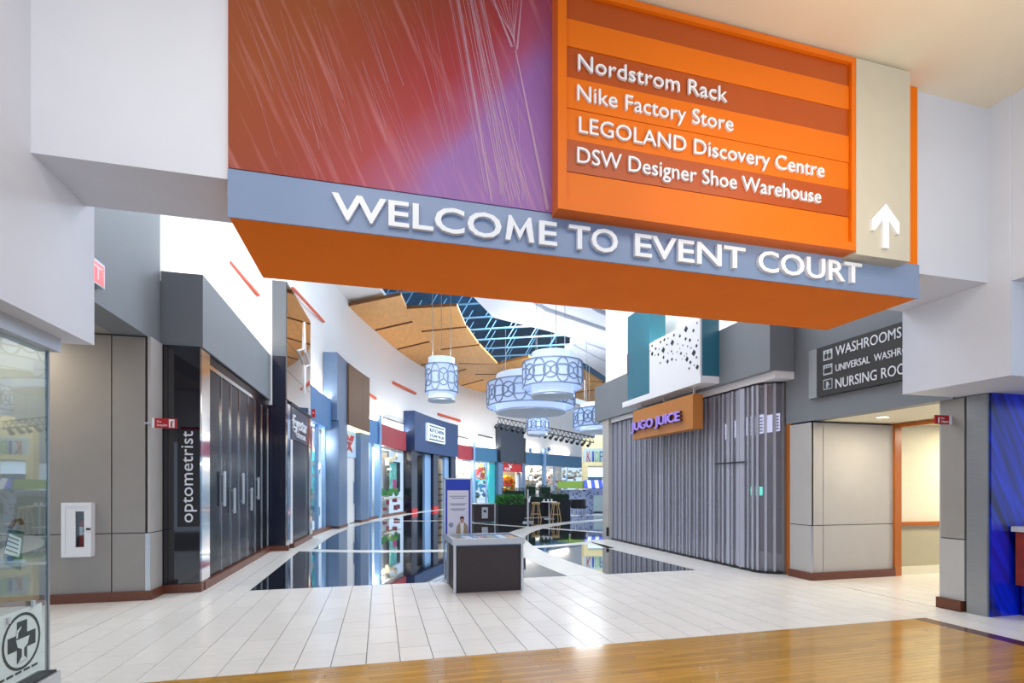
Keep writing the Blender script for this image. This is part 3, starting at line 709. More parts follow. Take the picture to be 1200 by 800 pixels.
# small red flag signs
def flag(x0, x1, Y, z0, z1, label, flip=False):
    t = thing('flag_sign', label, 'sign', ((x0+x1)/2, Y, z0))
    bx(x0, Y, z0, x1, Y+.012, z1).build('plate', 'redsign', t)
    w_, h_ = x1-x0, z1-z0
    if not flip:
        bx(x0, Y-.002, z0, x0+.03, Y, z1).build('end_band', 'whitegloss', t)
        ix, tx = x1-.09, x0+.06
    else:
        B().lathe(x1-.028, Y-.001, [(0, z0)], 3)
        bx(x1-.05, Y-.002, z0, x1, Y, z1).build('end_band', 'whitegloss', t)
        ix, tx = x0+.02, x0+.10
    bx(ix, Y-.003, z0+.01, ix+.065, Y, z1-.01).build('icon_field', 'redsign' if flip else 'whitegloss', t)
    B().box(ix+.02, Y-.005, z0+.015, ix+.04, Y-.003, z0+h_*.6).box(ix+.022, Y-.005, z0+h_*.62, ix+.055, Y-.003, z0+h_*.72).build('extinguisher_icon', 'whitegloss' if flip else 'redsign', t)
    text('Fire', (tx, Y, z0+h_*.56), (1, 0, 0), Z, w_*.17, h_*.24, .003, 'whitegloss', t)
    text('Extinguisher', (tx, Y, z0+h_*.2), (1, 0, 0), Z, w_*.42, h_*.24, .003, 'whitegloss', t)
    b = bx(x0-.10, Y+.03, (z0+z1)/2-.012, x0+.02, 7.80, (z0+z1)/2+.012).box(x0, Y+.012, (z0+z1)/2-.012, x0+.02, Y+.03, (z0+z1)/2+.012) if not flip else bx(x1-.02, Y+.002, (z0+z1)/2-.02, x1, Y+.06, (z0+z1)/2+.02); b.build('bracket', 'silver', t)
q0, q1 = onY(178, 501, 7.70), onY(207, 490.5, 7.70)
flag(q0[0], q1[0], 7.70, q0[2], q1[2], 'small red extinguisher flag sign beside the optometrist shop')
q0, q1 = onY(1096, 496.5, 4.72), onY(1119, 487, 4.72)
flag(q0[0], 6.765, 4.72, q0[2], q1[2], 'small red extinguisher flag sign on the steel column at right', True)
# optometrist shop
op = thing('optometrist_shop', 'black glossy optometrist shopfront with grey fascia and folding doors', 'shopfront', (-2.75, 10.5, 0))
bx(-3.4, 8.22, 3.5, -2.47, 12.9, 4.54).build('fascia', 'fascia', op)
bx(-2.9, 8.2, .12, -2.5, 8.26, 3.5).build('side_panel', 'black', op); bx(-3.0, 8.2, .12, -2.905, 8.26, 3.5).build('side_panel', 'black', op)
bx(-3.0, 8.26, .12, -2.96, 12.88, 3.5).build('rear_wall', 'blackdoor', op)
bx(-3.0, 8.16, 0, -2.47, 8.3, .12).box(-2.6, 8.3, 0, -2.46, 12.88, .12).build('baseboard', 'brown', op)
bx(-2.55, 8.26, .12, -2.495, 8.62, 3.5).build('mirror_jamb', 'chrome', op)
yy = [8.64]+[onX(u, 500, -2.5)[1] for u in (260.5, 271.5, 281.5, 291.5, 300.5, 308)]+[12.86]
for i in range(7):
    dr = bx(-2.56, yy[i]+.01, .13, -2.52, yy[i+1]-.01, 3.28).build('door_panel', 'blackdoor', op)
    bx(-2.56, yy[i+1]-.022, .13, -2.505, yy[i+1]-.006, 3.28).build('door_stile', 'chrome', dr)
bx(-2.56, 8.62, 3.28, -2.5, 12.86, 3.34).build('head_rail', 'chrome', op); bx(-2.56, 8.62, 3.34, -2.51, 12.86, 3.5).build('head_panel', 'blackdoor', op)
for u, v0, v1 in ((263.3, 552, 593), (275, 571.5, 601), (285.3, 554, 590), (295, 571.5, 598), (303, 559, 585)):
    y_ = onX(u, 570, -2.47)[1]; z0, z1 = onX(u, v1, -2.47)[2], onX(u, v0, -2.47)[2]
    B().box(-2.48, y_-.07, z0, -2.465, y_+.07, z1).box(-2.52, y_-.03, z0+.03, -2.48, y_+.03, z0+.06).box(-2.52, y_-.03, z1-.06, -2.48, y_+.03, z1-.03).build('door_handle', 'silver', op)
x0, x1 = onY(208, 560, 8.19)[0], -2.50; z0, z1 = onY(220, 617, 8.19)[2], onY(220, 503, 8.19)[2]
sp_ = bx(x0, 8.185, z0, x1-.005, 8.2, z1).build('name_board', 'blackmatte', op)
xb = onY(226, 560, 8.18)[0]
text('optometrist', (xb, 8.186, onY(220, 612, 8.18)[2]), Z, (-1, 0, 0), onY(220, 505, 8.18)[2]-onY(220, 612, 8.18)[2], (onY(226.5, 560, 8.18)[0]-onY(210, 560, 8.18)[0])*.93, .012, 'letter', sp_)
# eyewear shop with mirrored tower
ey = thing('eyewear_shop', 'mirrored shop tower with white star outline and dark doorway', 'shopfront', (-2.3, 14.9, 0))
def tx(y): return -2.15+.05*(y-12.92)
def E(y0, y1, z0, z1, o0, o1): return B().prism([(tx(y0)+o0, y0), (tx(y1)+o0, y1), (tx(y1)+o1, y1), (tx(y0)+o1, y0)], z0, z1)
E(12.92, 15.9, 4.55, 6.3, -.55, 0).build('tower_box', 'fascia', ey)
E(12.92, 15.9, .12, 4.55, -.55, 0).build('tower_base', 'navy', ey)
B().box(-2.72, 12.88, 0, -2.08, 12.96, .12).build('baseboard', 'brown', ey)
for z0, z1 in ((3.55, 4.22), (4.23, 4.9), (4.91, 5.6), (5.61, 6.3)): E(12.94, 15.9, z0, z1, 0, .025).build('mirror_panel', 'mirror', ey)
E(12.94, 13.28, .12, 3.45, 0, .04).build('mirror_strip', 'chrome', ey)
E(15.55, 15.88, .12, 3.45, 0, .08).build('chrome_column', 'chrome', ey)
E(13.28, 15.88, 3.47, 3.55, 0, .05).build('head_bar', 'blackmatte', ey)
sb = E(13.28, 15.55, 2.65, 3.45, 0, .05).build('name_board', 'navy', ey)
xe = Vector((.05, 1, 0)).normalized()
text('Eyestar', (tx(13.45)+.052, 13.45, 2.95), xe, Z, 1.7, .34, .02, 'letter', sb)
text('OPTICAL', (tx(13.8)+.052, 13.8, 2.74), xe, Z, 1.2, .12, .02, 'letter', sb)
b = B()
for k in range(3): b.path([(tx(13.33)+.06+.005*i, 13.33+i*.1, 3.1-k*.1+.05*math.sin(i*1.1+k)) for i in range(9)], .01, 4)
b.build('script_flourish', 'letter', sb)
E(13.45, 15.45, .12, 2.64, 0, .03).build('doorway', 'blackdoor', ey)
E(13.28, 13.42, .12, 2.64, 0, .05).build('door_jamb', 'whitegloss', ey)
E(13.4, 15.85, 0, .13, -.02, .09).build('threshold', 'brown', ey)
yc = onX(357.5, 420, -2.0)[1]; zc = onX(357, 420, -2.02)[2]; st = []
for k in range(8):
    a = math.pi/2+k*math.pi/4
    ry, rz = ((.8, .98) if k % 2 == 0 else (.2, .28)); yy_ = yc+ry*math.cos(a); st.append((tx(yy_)+.04, yy_, zc+rz*math.sin(a)))
st.append(st[0]); B().path(st, .02, 5).build('star_outline', 'whitegloss', ey)
al = thing('fire_alarm_bell', 'small red wall alarm beside the mirrored tower', 'alarm', (-2.05, 17.3, 3.2))
q = onT(367.5, 484, 15.4); b = B().box(q[0]-.05, q[1]-.05, q[2]-.12, q[0]+.05, q[1]+.05, q[2]+.12); b.build('housing', 'red', al); B().tube((q[0], q[1]-.06, q[2]), (q[0], q[1]-.05, q[2]), .02, 10).build('strobe', 'whitegloss', al)
# generic shop windows along the curve
def goods(b, u0, u1, z0, z1, off, n, seed):
    r = random.Random(seed); s0, s1 = S(u0, off), S(u1, off)
    if u1 < 560: s1 = min(s1, S(u1)-.1)
    for i in range(n):
        s = r.uniform(s0, s1); z = r.uniform(z0, z1); w_ = r.uniform(.05, .16); h_ = r.uniform(.1, .3)
        p = at(s, off); b.box(p[0]-w_, p[1]-w_, z, p[0]+w_, p[1]+w_, z+h_)
    return b
def shop(u0, u1, label, fm, zf=(3.5, 4.54), wall='wallwhite', mull=(), merch=None, light=25, fname='shop_window', depth=2.2, base=True):
    if u1 < 555: depth = 1.0
    p = at((S(u0)+S(u1))/2); t = thing(fname, label, 'shop window', (p[0], p[1], 0))
    U(B(), u0, u1, zf[0], zf[1], 0, .3).build('fascia', fm, t)
    U(B(), u0, u1, .12, 3.5, .10, .12).build('glass_pane', 'shopglass', t)
    if base: U(B(), u0, u1, 0, .12, 0, .16).build('baseboard', 'brown', t)
    strip(B(), S(u0), S(u1), 0, 3.5, depth, depth+.1).build('back_wall', wall, t)
    strip(B(), S(u0), S(u1), 3.48, 3.5, .2, depth).build('shop_ceiling', 'wallwhite', t)
    for u in mull: U(B(), u-.5, u+.5, .12, 3.5, .05, .16).build('mullion', 'bluemul', t)
    if merch:
        for k, (m, z0, z1, n, off) in enumerate(merch):
            o = goods(B(), u0+1, u1-1, z0, z1, off*(.4 if u1 < 555 else 1), n, k+int(u0)).build('merchandise', m, t); o['kind'] = 'stuff'
    q = at((S(u0)+S(u1))/2, min(1.1, depth*.6)); l = bpy.data.lights.new('shop_lamp', 'POINT'); l.energy = light; l.shadow_soft_size = .2; l.color = (1, .95, .88)
    lo = bpy.data.objects.new('shop_lamp', l); COL.objects.link(lo); lo.location = (q[0], q[1], 3.1)
    return t
shop(364.5, 388.5, 'tall shop window under blue fascia next to the mirrored tower', 'bluefascia', mull=(365.5, 375, 383), light=70, merch=(('tealglow', .3, 2.6, 14, 1.2), ('shopwarm', .3, 2.9, 14, 1.6)))
# shop with wooden slat box
wb = thing('wood_slat_shop', 'white door shop with tall brown slatted wood box above', 'shopfront', (*at(S(408)), 0))
U(B(), 389, 426.5, 3.85, 6.25, -.18, .3).build('box_core', 'bluegrey', wb)
s0, s1 = S(401), S(426.5); n = 22
for i in range(n):
    a = s0+(s1-s0)*i/n; c = s0+(s1-s0)*(i+.78)/n
    B().prism([at(a, -.26), at(c, -.26), at(c, -.18), at(a, -.18)], 3.85, 6.2).build('wood_slat', 'slatwood', wb)
U(B(), 401, 427, 3.76, 3.84, -.24, .2).build('lit_edge', mat('lit_edge', (1, .95, .6), .4, emis=(1, .95, .5), es=1.0), wb)
U(B(), 389.5, 400, 0, 3.85, -.22, .3).build('column', 'bluegrey', wb)
U(B(), 389.5, 400, 0, .1, -.25, .3).build('column_base', 'brown', wb)
U(B(), 418.5, 428.2, 0, 3.8, -.15, .3).build('column', 'bluegrey', wb); U(B(), 418.5, 428.2, 0, .1, -.18, .3).build('column_base', 'brown', wb)
for u0, u1 in ((400.5, 409), (409.6, 417.8)):
    dr = U(B(), u0, u1, .03, 2.7, .08, .14).build('door', 'wallwhite', wb)
    U(B(), u1-1.6, u1-1.1, .8, 1.7, .03, .06).build('door_handle', 'bluegrey', dr)
U(B(), 400, 418.5, 2.7, 3.75, .05, .15).build('name_board', mat('pale_blue_sign', srgb('a8c8ec'), .4, emis=(.6, .8, 1), es=.25), wb)
s = S(409.5); p = at(s, .04); q = at(s+.1, .04); xd = Vector((q[0]-p[0], q[1]-p[1], 0)).normalized()
zc = SZ(410, 519.5); b = B(); K = 14
b.plate(Vector((p[0], p[1], zc)), xd, Z, [(.78*math.cos(2*math.pi*i/K), .42*math.sin(2*math.pi*i/K)) for i in range(K)], .02); b.build('white_disc', 'whitegloss', wb)
b = B()
o_ = Vector((p[0], p[1], zc))-Vector((-xd.y, xd.x, 0))*.03
b.plate(o_, xd, Z, [(-.6, .34), (-.25, .34), (0, .16), (.25, .34), (.6, .34), (.45, .12), (-.45, .12)], .02)
b.plate(o_, xd, Z, [(-.35, -.34), (0, -.2), (.4, -.34), (.12, -.08), (.4, .06), (-.3, .06), (-.05, -.08)], .02); b.build('red_emblem', 'red', wb)
shop(428.5, 443, 'narrow white shop window under blue fascia after the slatted box', 'bluefascia', mull=(430, 437), light=60)
t = shop(445.5, 476, 'homeware shop window under red fascia with green framed picture', 'redfascia', mull=(446.5,), light=80, merch=(('green', .9, 1.3, 10, .9), ('redfascia', .2, .8, 6, .9), ('shopwarm', 2.6, 3.1, 12, 1.2)))
U(B(), 443.2, 445.4, 0, 4.9, -.08, .2).build('column', 'bluemul', t)
U(B(), 454, 469, 1.2, 2.9, .72, .76).build('display_panel', 'blackmatte', t); U(B(), 457, 465, 1.25, 2.85, .68, .72).build('picture', mat('turquoise_picture', srgb('7fd0c0'), .5, noise=.4, nscale=3), t)
U(B(), 461, 464.5, 1.3, 1.9, .64, .68).build('pink_print', mat('pink_print', srgb('e0508c'), .5), t)
U(B(), 450, 470, .85, .93, .3, .7).build('display_shelf', 'shopwarm', t)
# kitchen shop
ks = thing('kitchenware_shop', 'tall navy kitchenware shopfront with square white sign', 'shopfront', (*at(S(505)), 0))
U(B(), 479, 531.5, 3.55, 5.8, -.35, .3).build('fascia_box', mat('deep_navy_panel', srgb('26426e'), .4), ks)
for u0, u1 in ((478.5, 485), (504.5, 510), (525.5, 531)): U(B(), u0, u1, .0, 3.55, -.2, .3).build('column', 'navy', ks); U(B(), u0, u1, .0, .25, -.23, .0).build('column_base', 'red', ks)
for u0, u1 in ((497, 504), (520, 525)): U(B(), u0, u1, .0, 3.5, -.05, .1).build('column', 'bluemul', ks)
U(B(), 485, 497, 0, 3.5, .4, .5).build('dark_display', 'darkslate', ks); U(B(), 510, 520, 0, 3.5, .8, .9).build('display_back', 'shopwarm', ks)
for z in (.5, .9, 1.3, 1.8, 2.3): U(B(), 510, 520, z, z+.06, .4, .8).build('shelf', 'charcoal', ks)
o = goods(B(), 511, 519.5, .5, 2.6, .55, 24, 5).build('merchandise', 'redfascia', ks); o['kind'] = 'stuff'
s0, s1 = S(499.5, -.4), S(520, -.4); zt, zb = SZ(510, 498.5, -.4), SZ(510, 518.5, -.4)
sb = strip(B(), s0, s1, zb, zt, -.5, -.35, 9).build('name_board', mat('white_lit_sign', srgb('e0ecff'), .4, emis=(.7, .85, 1), es=.35), ks)
p, q = at(s0, -.51), at(s1, -.51); xd = Vector((q[0]-p[0], q[1]-p[1], 0)); Lw = xd.length; xd.normalize()
o_ = Vector((p[0], p[1], 0)); hh = zt-zb
text('KITCHEN', o_+Vector((0, 0, zb+hh*.53))+xd*Lw*.1, xd, Z, Lw*.8, hh*.22, .02, 'decal', sb)
text('STUFF PLUS', o_+Vector((0, 0, zb+hh*.25))+xd*Lw*.1, xd, Z, Lw*.8, hh*.17, .02, 'decal', sb)
b = B(); o3 = o_+Vector((0, 0, zb)); b.rect(o3, xd, Z, Lw*.08, hh*.84, Lw*.92, hh*.9, .02); b.rect(o3, xd, Z, Lw*.08, hh*.09, Lw*.92, hh*.15, .02); b.build('rule_line', 'decal', sb)
t = shop(532, 553.5, 'cream lit shop window under red fascia past the kitchenware shop', 'redfascia', light=90, merch=(('shopwarm', .3, 2.8, 14, 1.5),))
U(B(), 553.8, 555.8, 0, 4.9, -.1, .2).build('column', 'bluemul', t)
t = shop(556.2, 582.5, 'colourful toy shop window under blue fascia behind the recycling bin', 'steelblue', wall='wallwhite', light=110, mull=(571,), merch=(('redfascia', 1.9, 3.0, 50, 1.4), ('tealglow', .4, 2, 16, 1.2), ('yellow', 2.0, 3.2, 24, 1.3), ('bluefascia', .6, 1.8, 18, 1.0), ('greendark', .5, 2.0, 12, .8)))
U(B(), 576, 582.5, 0, 3.4, .25, .4).build('side_panel', 'tealglow', t)
# sports shop
sp_ = thing('sports_shop', 'dark slate shopfront with red sign band in the far curve', 'shopfront', (*at(S(599)), 0))
U(B(), 584, 611, 3.5, 6.6, -.25, .3).build('tower_panel', 'darkslate', sp_); U(B(), 611.2, 615, 3.5, 5.7, -.1, .3).build('tower_return', 'seam', sp_)
U(B(), 583, 588.5, 0, 3.5, -.1, .3).build('column', 'bluegrey', sp_); U(B(), 611, 614.5, 0, 3.5, -.1, .3).build('column', 'bluegrey', sp_)
U(B(), 588.5, 611, 2.75, 3.45, -.05, .1).build('sign_band', 'red', sp_)
s0 = S(590.5); s1 = S(597); p, q = at(s0, -.08), at(s1, -.08); xd = Vector((q[0]-p[0], q[1]-p[1], 0)); Lw = xd.length; xd.normalize()
text('PUMA', Vector((p[0], p[1], 2.82)), xd, Z, Lw, .26, .03, 'letter', sp_)
b = B(); b.plate(Vector((p[0], p[1], 3.0)), xd, Z, [(Lw*.7, 0), (Lw*.95, .05), (Lw*1.3, .1), (Lw*1.1, .25), (Lw*1.5, .45), (Lw*1.35, .42), (Lw, .22), (Lw*.75, .38), (Lw*.6, .36), (Lw*.85, .16)], .03); b.build('leaping_emblem', 'letter', sp_)
U(B(), 588.5, 611, 0, 3.45, 1.9, 2.0).build('back_wall', 'shopwarm', sp_)
for m, z0, z1, n in (('yellow', .5, 2.4, 26), ('orange', .4, 2.2, 26), ('redfascia', .3, 2.0, 14)): goods(B(), 590, 604, z0, z1, 1.4, n, n+3).build('merchandise', m, sp_)['kind'] = 'stuff'
U(B(), 605, 609, 0, 2.75, .3, .4).build('white_column', 'whitegloss', sp_)
q = at(S(598), 1.0); l = bpy.data.lights.new('shop_lamp', 'POINT'); l.energy = 120; l.color = (1, .75, .4); lo = bpy.data.objects.new('shop_lamp', l); COL.objects.link(lo); lo.location = (q[0], q[1], 3.0)
# fashion shop under long blue awning
t = shop(615, 682, 'long far shop window with coats under a steel blue awning', 'steelblue', zf=(3.45, 4.5), light=240, mull=(637, 650, 665), wall='wallwhite', depth=2.6,
         merch=(('redfascia', 1.0, 2.4, 20, 1.5), ('tan', .8, 2.5, 60, 1.2), ('hair', .6, 2.4, 20, 1.4), ('shopwarm', 2.4, 3.1, 40, 1.0)))
U(B(), 636, 638, 0, 5.0, -.2, .1).build('column', 'bluemul', t)
# mannequins
for k, u in enumerate((621, 626, 631)):
    p = at(S(u), .6); mq = thing('mannequin', ['leftmost coat mannequin in the far shop window', 'middle coat mannequin in the far shop window', 'rightmost coat mannequin in the far shop window'][k], 'mannequin', (p[0], p[1], .1), 'coat mannequins')
    B().lathe(p[0], p[1], [(0, .15), (.16, .15), (.30, .8), (.24, 1.5), (.33, 1.95), (.10, 2.1), (0, 2.1)], 12).build('coat', 'tan', mq, True)
    B().lathe(p[0], p[1], [(0, 2.1), (.06, 2.1), (.13, 2.3), (.11, 2.45), (0, 2.52)], 10).build('head', 'whitegloss', mq, True)
# blue flower cut-outs standing over the far fascia
for k, (u, v, w_) in enumerate(((619, 527, 4.2), (641, 526, 4), (676, 525.5, 8), (699, 517, 5))):
    off = -.2 if u < 660 else -1.5
    s = S(u); p = at(s, off); z = SZ(u, v, off); R = w_*(p[0]*SA+p[1]*CA)/600
    fl_ = thing('flower_cutout', ['first blue flower cut-out right of the slate tower', 'second blue flower cut-out, above the pale column', 'widest blue flower cut-out beside the wood tower', 'highest blue flower cut-out over the hanging letters'][k], 'decoration', (p[0], p[1], z))
    d = Vector((at(s+.1)[0]-at(s)[0], at(s+.1)[1]-at(s)[1], 0)).normalized()
    N_ = 20; pts = [((R*(.8+.25*math.cos(5*2*math.pi*i/N_))*math.cos(2*math.pi*i/N_)), R*(.6+.2*math.cos(5*2*math.pi*i/N_))*math.sin(2*math.pi*i/N_)) for i in range(N_)]
    B().plate(Vector((p[0], p[1], z)), d, Z, pts, .06).build('bloom', 'bluefascia', fl_)
    B().tube((p[0]-.0, p[1]+.04, z), (p[0], p[1]+.04, 4.4), .04, 5).build('stem', 'silver', fl_)
# ================================================================== RIGHT SIDE
# juice shop
js = thing('juice_shop', 'juice shop closed behind a folding shutter of vertical slats', 'shopfront', (6.6, 10, 0))
bx(6.2, 7.1, 3.42, 6.69, 14.2, 4.45).build('fascia', 'fascia', js)
bx(6.32, 7.12, 3.3, 6.7, 14.0, 3.42).box(6.7, 7.12, 3.3, 6.8, 7.3, 3.42).build('white_header', 'whitegloss', js)
bx(6.25, 13.35, 0, 6.6, 13.75, 3.42).build('end_pilaster', 'greylight', js)
bx(6.2, 13.33, .1, 6.25, 13.4, .35).build('end_stop', 'blackmatte', js)
bx(6.71, 7.2, 0, 6.80, 7.3, 3.42).build('wood_jamb', 'woodjamb', js)
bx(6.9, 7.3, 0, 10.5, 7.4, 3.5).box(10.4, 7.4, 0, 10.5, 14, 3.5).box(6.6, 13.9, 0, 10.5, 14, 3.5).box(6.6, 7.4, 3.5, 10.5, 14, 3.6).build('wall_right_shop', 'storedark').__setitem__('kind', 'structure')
fl(bx(6.9, 7.5, -.001, 10.4, 13.8, .01), 'shop_floor', 'inlay')
tag(bx(8.5, 8.6, 0.01, 9.1, 13, 1.05).build('service_counter', 'charcoal'), 'long dark juice counter dimly seen behind the folding shutter', 'counter')
# shutter path
sh = [(6.36, 13.35)]; 
while sh[-1][1] > 7.75: sh.append((6.36+.02*((len(sh)) % 2), sh[-1][1]-.135))
for a in (20, 40, 60, 80): sh.append((6.76-.40*math.cos(math.radians(a)), 7.72-.36*math.sin(math.radians(a))))
sht = thing('folding_shutter', 'grey folding shutter of narrow clear panels and aluminium slats', 'shutter', (6.4, 10, 0))
wide = {onX(u, 600, 6.37)[1] for u in (774, 835, 852, 868)}
for i in range(len(sh)-1):
    a, c = sh[i], sh[i+1]
    B().seg(a, c, .06, 3.27, -.004, .004).build('clear_panel', 'poly', sht)
    isw = any(abs(a[1]-w_) < .07 for w_ in wide); hw = .055 if isw else .019
    d = Vector((c[0]-a[0], c[1]-a[1])).normalized()
    B().seg((a[0]-d.x*hw, a[1]-d.y*hw), (a[0]+d.x*hw, a[1]+d.y*hw), .03, 3.28, -.022, .022).build('slat', 'slatmetal', sht)
b = B(); b.seg(sh[-1], (sh[-1][0]+.06, sh[-1][1]), .03, 3.28, -.02, .02); b.build('end_slat', 'silver', sht)
for nm_, z0, z1 in (('bottom_track', .0, .045), ('top_track', 3.27, 3.3)):
    b = B()
    for i in range(0, len(sh)-1): b.seg(sh[i], sh[i+1], z0, z1, -.03, .03)
    b.build(nm_, 'blackmatte', sht)
y0, y1 = onX(871, 543, 6.30)[1], onX(837, 544, 6.30)[1]
bx(6.31, y0, 1.5+.43, 6.33, y1, 1.5+.455).build('lock_bar', 'blackmatte', sht)
# menu screens behind the shutter
for k, (u0, u1, v0, v1) in enumerate(((846, 852, 495, 517), (855, 863, 491, 515), (874, 896, 485, 511), (897, 915, 483, 508))):
    Xs = 7.6
    a = onX(u1, v0, Xs); c = onX(u0, v1, Xs); zt = onX((u0+u1)/2, v0+1, Xs)[2]; zb = onX((u0+u1)/2, v1-1, Xs)[2]
    if a[1] < 7.45: a = (a[0], 7.45, a[2])
    t = thing('menu_screen', ['narrow lit menu screen furthest along behind the shutter', 'lit picture screen with orange fruit behind the shutter', 'wide lit menu screen in the middle behind the shutter', 'lit menu screen nearest the wood jamb behind the shutter'][k], 'screen', (Xs, (a[1]+c[1])/2, zb))
    bx(Xs, a[1], zb, Xs+.06, c[1], zt).build('housing', 'blackmatte', t)
    bx(Xs-.004, a[1]+.02, zb+.02, Xs, c[1]-.02, zt-.02).build('screen', 'screen', t)
    b = B(); ww = c[1]-a[1]-.04
    for r_ in range(5):
        for c_ in range(max(1, int(ww/.22))): b.box(Xs-.006, a[1]+.05+c_*.22, zb+.06+r_*(zt-zb-.1)/5, Xs-.004, a[1]+.05+c_*.22+.14, zb+.06+r_*(zt-zb-.1)/5+.03)
    b.build('menu_line', 'greyprint', t)
    if k == 1: bx(Xs-.008, a[1]+.1, zb+.12, Xs-.004, c[1]-.1, zt-.15).build('fruit_picture', 'orange', t)
q0, q1 = onX(894, 569.5, 7.2), onX(876, 580.5, 7.2)
ge = thing('green_exit_sign', 'green lit exit sign glowing behind the shutter', 'exit sign', (7.2, (q0[1]+q1[1])/2, 1.4))
z0, z1 = q1[2], q0[2]; a_, b_ = min(q0[1], q1[1]), max(q0[1], q1[1]); a_ = max(a_, 7.45)
bx(7.2, a_, z0, 7.25, b_, z1).build('housing', 'silver', ge); bx(7.196, a_+.01, z0+.01, 7.2, b_-.01, z1-.01).build('lit_face', 'exitgreen', ge)
B().box(7.193, (a_+b_)/2-.03, z0+.02, 7.196, (a_+b_)/2+.04, z1-.02).build('running_figure', 'whitegloss', ge)
B().tube((7.22, (a_+b_)/2, z1), (7.22, (a_+b_)/2, 3.5), .01, 6).build('hanger_rod', 'silver', ge)
# perforated box and teal fins
pb = thing('perforated_light_box', 'white panel punched with dark diamonds between teal fins above the juice sign', 'wall panel', (6.0, 9.5, 3.45))
bx(5.8, 8.4, 3.45, 6.2, 11.6, 3.58).build('ledge', 'whitegloss', pb)
ya, yb_ = 8.42, onX(762, 430, 5.82)[1]
fp = bx(5.80, ya, 3.58, 5.84, yb_, 4.68).build('perforated_panel', 'whitegloss', pb)
rd = random.Random(11); nd = 0
dia = [(480, 118, 17), (520, 125, 10), (415, 150, 9), (447, 155, 9), (383, 168, 5), (363, 175, 10), (478, 170, 9), (501, 177, 10), (320, 185, 5), (342, 187, 9), (406, 191, 16), (545, 178, 5), (297, 207, 9), (377, 202, 6), (435, 198, 4), (537, 208, 10), (463, 205, 5), (489, 210, 5), (316, 223, 9), (508, 220, 5), (357, 231, 16), (287, 236, 4), (335, 226, 4), (401, 237, 6), (431, 241, 4), (383, 247, 4), (410, 251, 4), (453, 249, 9), (484, 250, 4), (522, 246, 18), (297, 251, 12), (330, 255, 8), (313, 259, 4), (358, 270, 9), (404, 281, 9), (426, 284, 5), (460, 279, 4), (485, 280, 15), (537, 270, 7), (380, 293, 12), (504, 297, 10), (341, 300, 6), (525, 312, 5), (541, 323, 14), (497, 330, 7), (540, 84, 6), (472, 262, 4), (447, 222, 3)]
for x, y_, r_ in dia:
    u, v = 700+x/4.615, 360+y_/4.615; c = onX(u, v, 5.80); sc = (c[0]*SA+c[1]*CA)/600; rz = r_/4.615*sc*1.05; ry = rz*.62*2.2*.75
    if c[1] < ya+.03 or c[2] > 4.66: continue
    B().plate((5.799, c[1], c[2]), (0, -1, 0), Z, [(0, -rz), (ry, 0), (0, rz), (-ry, 0)], .004).build('diamond_hole', 'blackmatte', fp)
y2 = onX(736.5, 430, 5.82)[1]
bx(5.80, yb_, 3.58, 6.2, y2, 5.6).build('teal_fin', 'teal', pb)
bx(5.84, 8.4, 3.58, 6.2, 8.46, 5.9).build('teal_fin', 'teal', pb)
bx(5.78, y2-.02, 4.2, 5.80, y2, 4.7).build('orange_tab', 'orangeslit', pb)
struct('wall_right_atrium', bx(6.55, 7.3, 4.45, 6.7, 14.2, 8), 'wallwhite', 'white upper wall over the juice shop')
cl = area('fascia_lamp', (6.35, 10, 4.5), (.12, 5), 30, (1, .93, .82), (6.5, 10, 6))
# hanging juice sign
ju = thing('juice_sign', 'orange hanging box sign with violet letters over the shutter', 'sign', (5.95, 9.6, 2.7))
XJ = 5.86; c0 = onX(817, 492, XJ) ; ny = onX(812, 480, XJ)[1]; fy = onX(742, 500, XJ)[1]
zt = onX(812, 461, XJ)[2]; zb = onX(812, 502, XJ)[2]
bx(XJ, ny, zb, XJ+.22, fy, zt).build('sign_box', 'juicewood', ju)
for y_ in (ny+.12, (ny+fy)/2, fy-.25): bx(XJ+.09, y_-.015, zt, XJ+.13, y_+.015, 3.45).build('hanger', 'silver', ju)
lz = onX(805, 492.5, XJ)[2]; ly0 = onX(743, 500, XJ)[1]; ly1 = onX(800, 485, XJ)[1]
text('JUGO JUICE', (XJ-.012, ly0, zb+.20), (0, -1, 0), Z, ly0-ly1, .2, .04, 'blackmatte', ju, .014, 'letter_backing', False)  # black backing that outlines the violet letters
text('JUGO JUICE', (XJ-.055, ly0, zb+.20), (0, -1, 0), Z, ly0-ly1, .2, .03, 'violet', ju, .014)
# washroom sign
ws_ = thing('washroom_sign', 'dark wall sign with silver washroom and nursing room lettering', 'sign', (6.64, 5.8, 2.9))
ya = onX(957, 420, 6.62)[1]; yb_ = onX(947, 430, 6.62)[1]
bx(6.62, 4.75, 2.9, 6.70, ya, 3.66).build('sign_board', mat('charcoal_sign', srgb('2e2c2c'), .5), ws_)
bx(6.63, ya, 2.9, 6.70, yb_, 3.66).build('metal_end', 'steel', ws_)
def onW(u, v): return onX(u, v, 6.61)
for st, u0, u1, v0, cap in (('WASHROOMS', 979, 1056, 418, .15), ('UNIVERSAL  WASHROOM', 979, 0, 436, .105), ('NURSING ROOM', 979, 0, 456, .15)):
    a = onW(u0, v0-1); 
    wd_ = {'WASHROOMS': a[1]-onW(1056, 400)[1], 'UNIVERSAL  WASHROOM': a[1]-4.85, 'NURSING ROOM': (a[1]-onW(1056, 440)[1])*1.35}[st]
    if st[0] == 'U': wd_ = (a[1]-onW(1056, 420)[1])*19/15.0
    if st[0] == 'N': wd_ = (a[1]-onW(1056, 440)[1])*12/10.2
    text(st, (6.618, a[1], a[2]), (0, -1, 0), Z, wd_, cap, .008, 'letter', ws_)
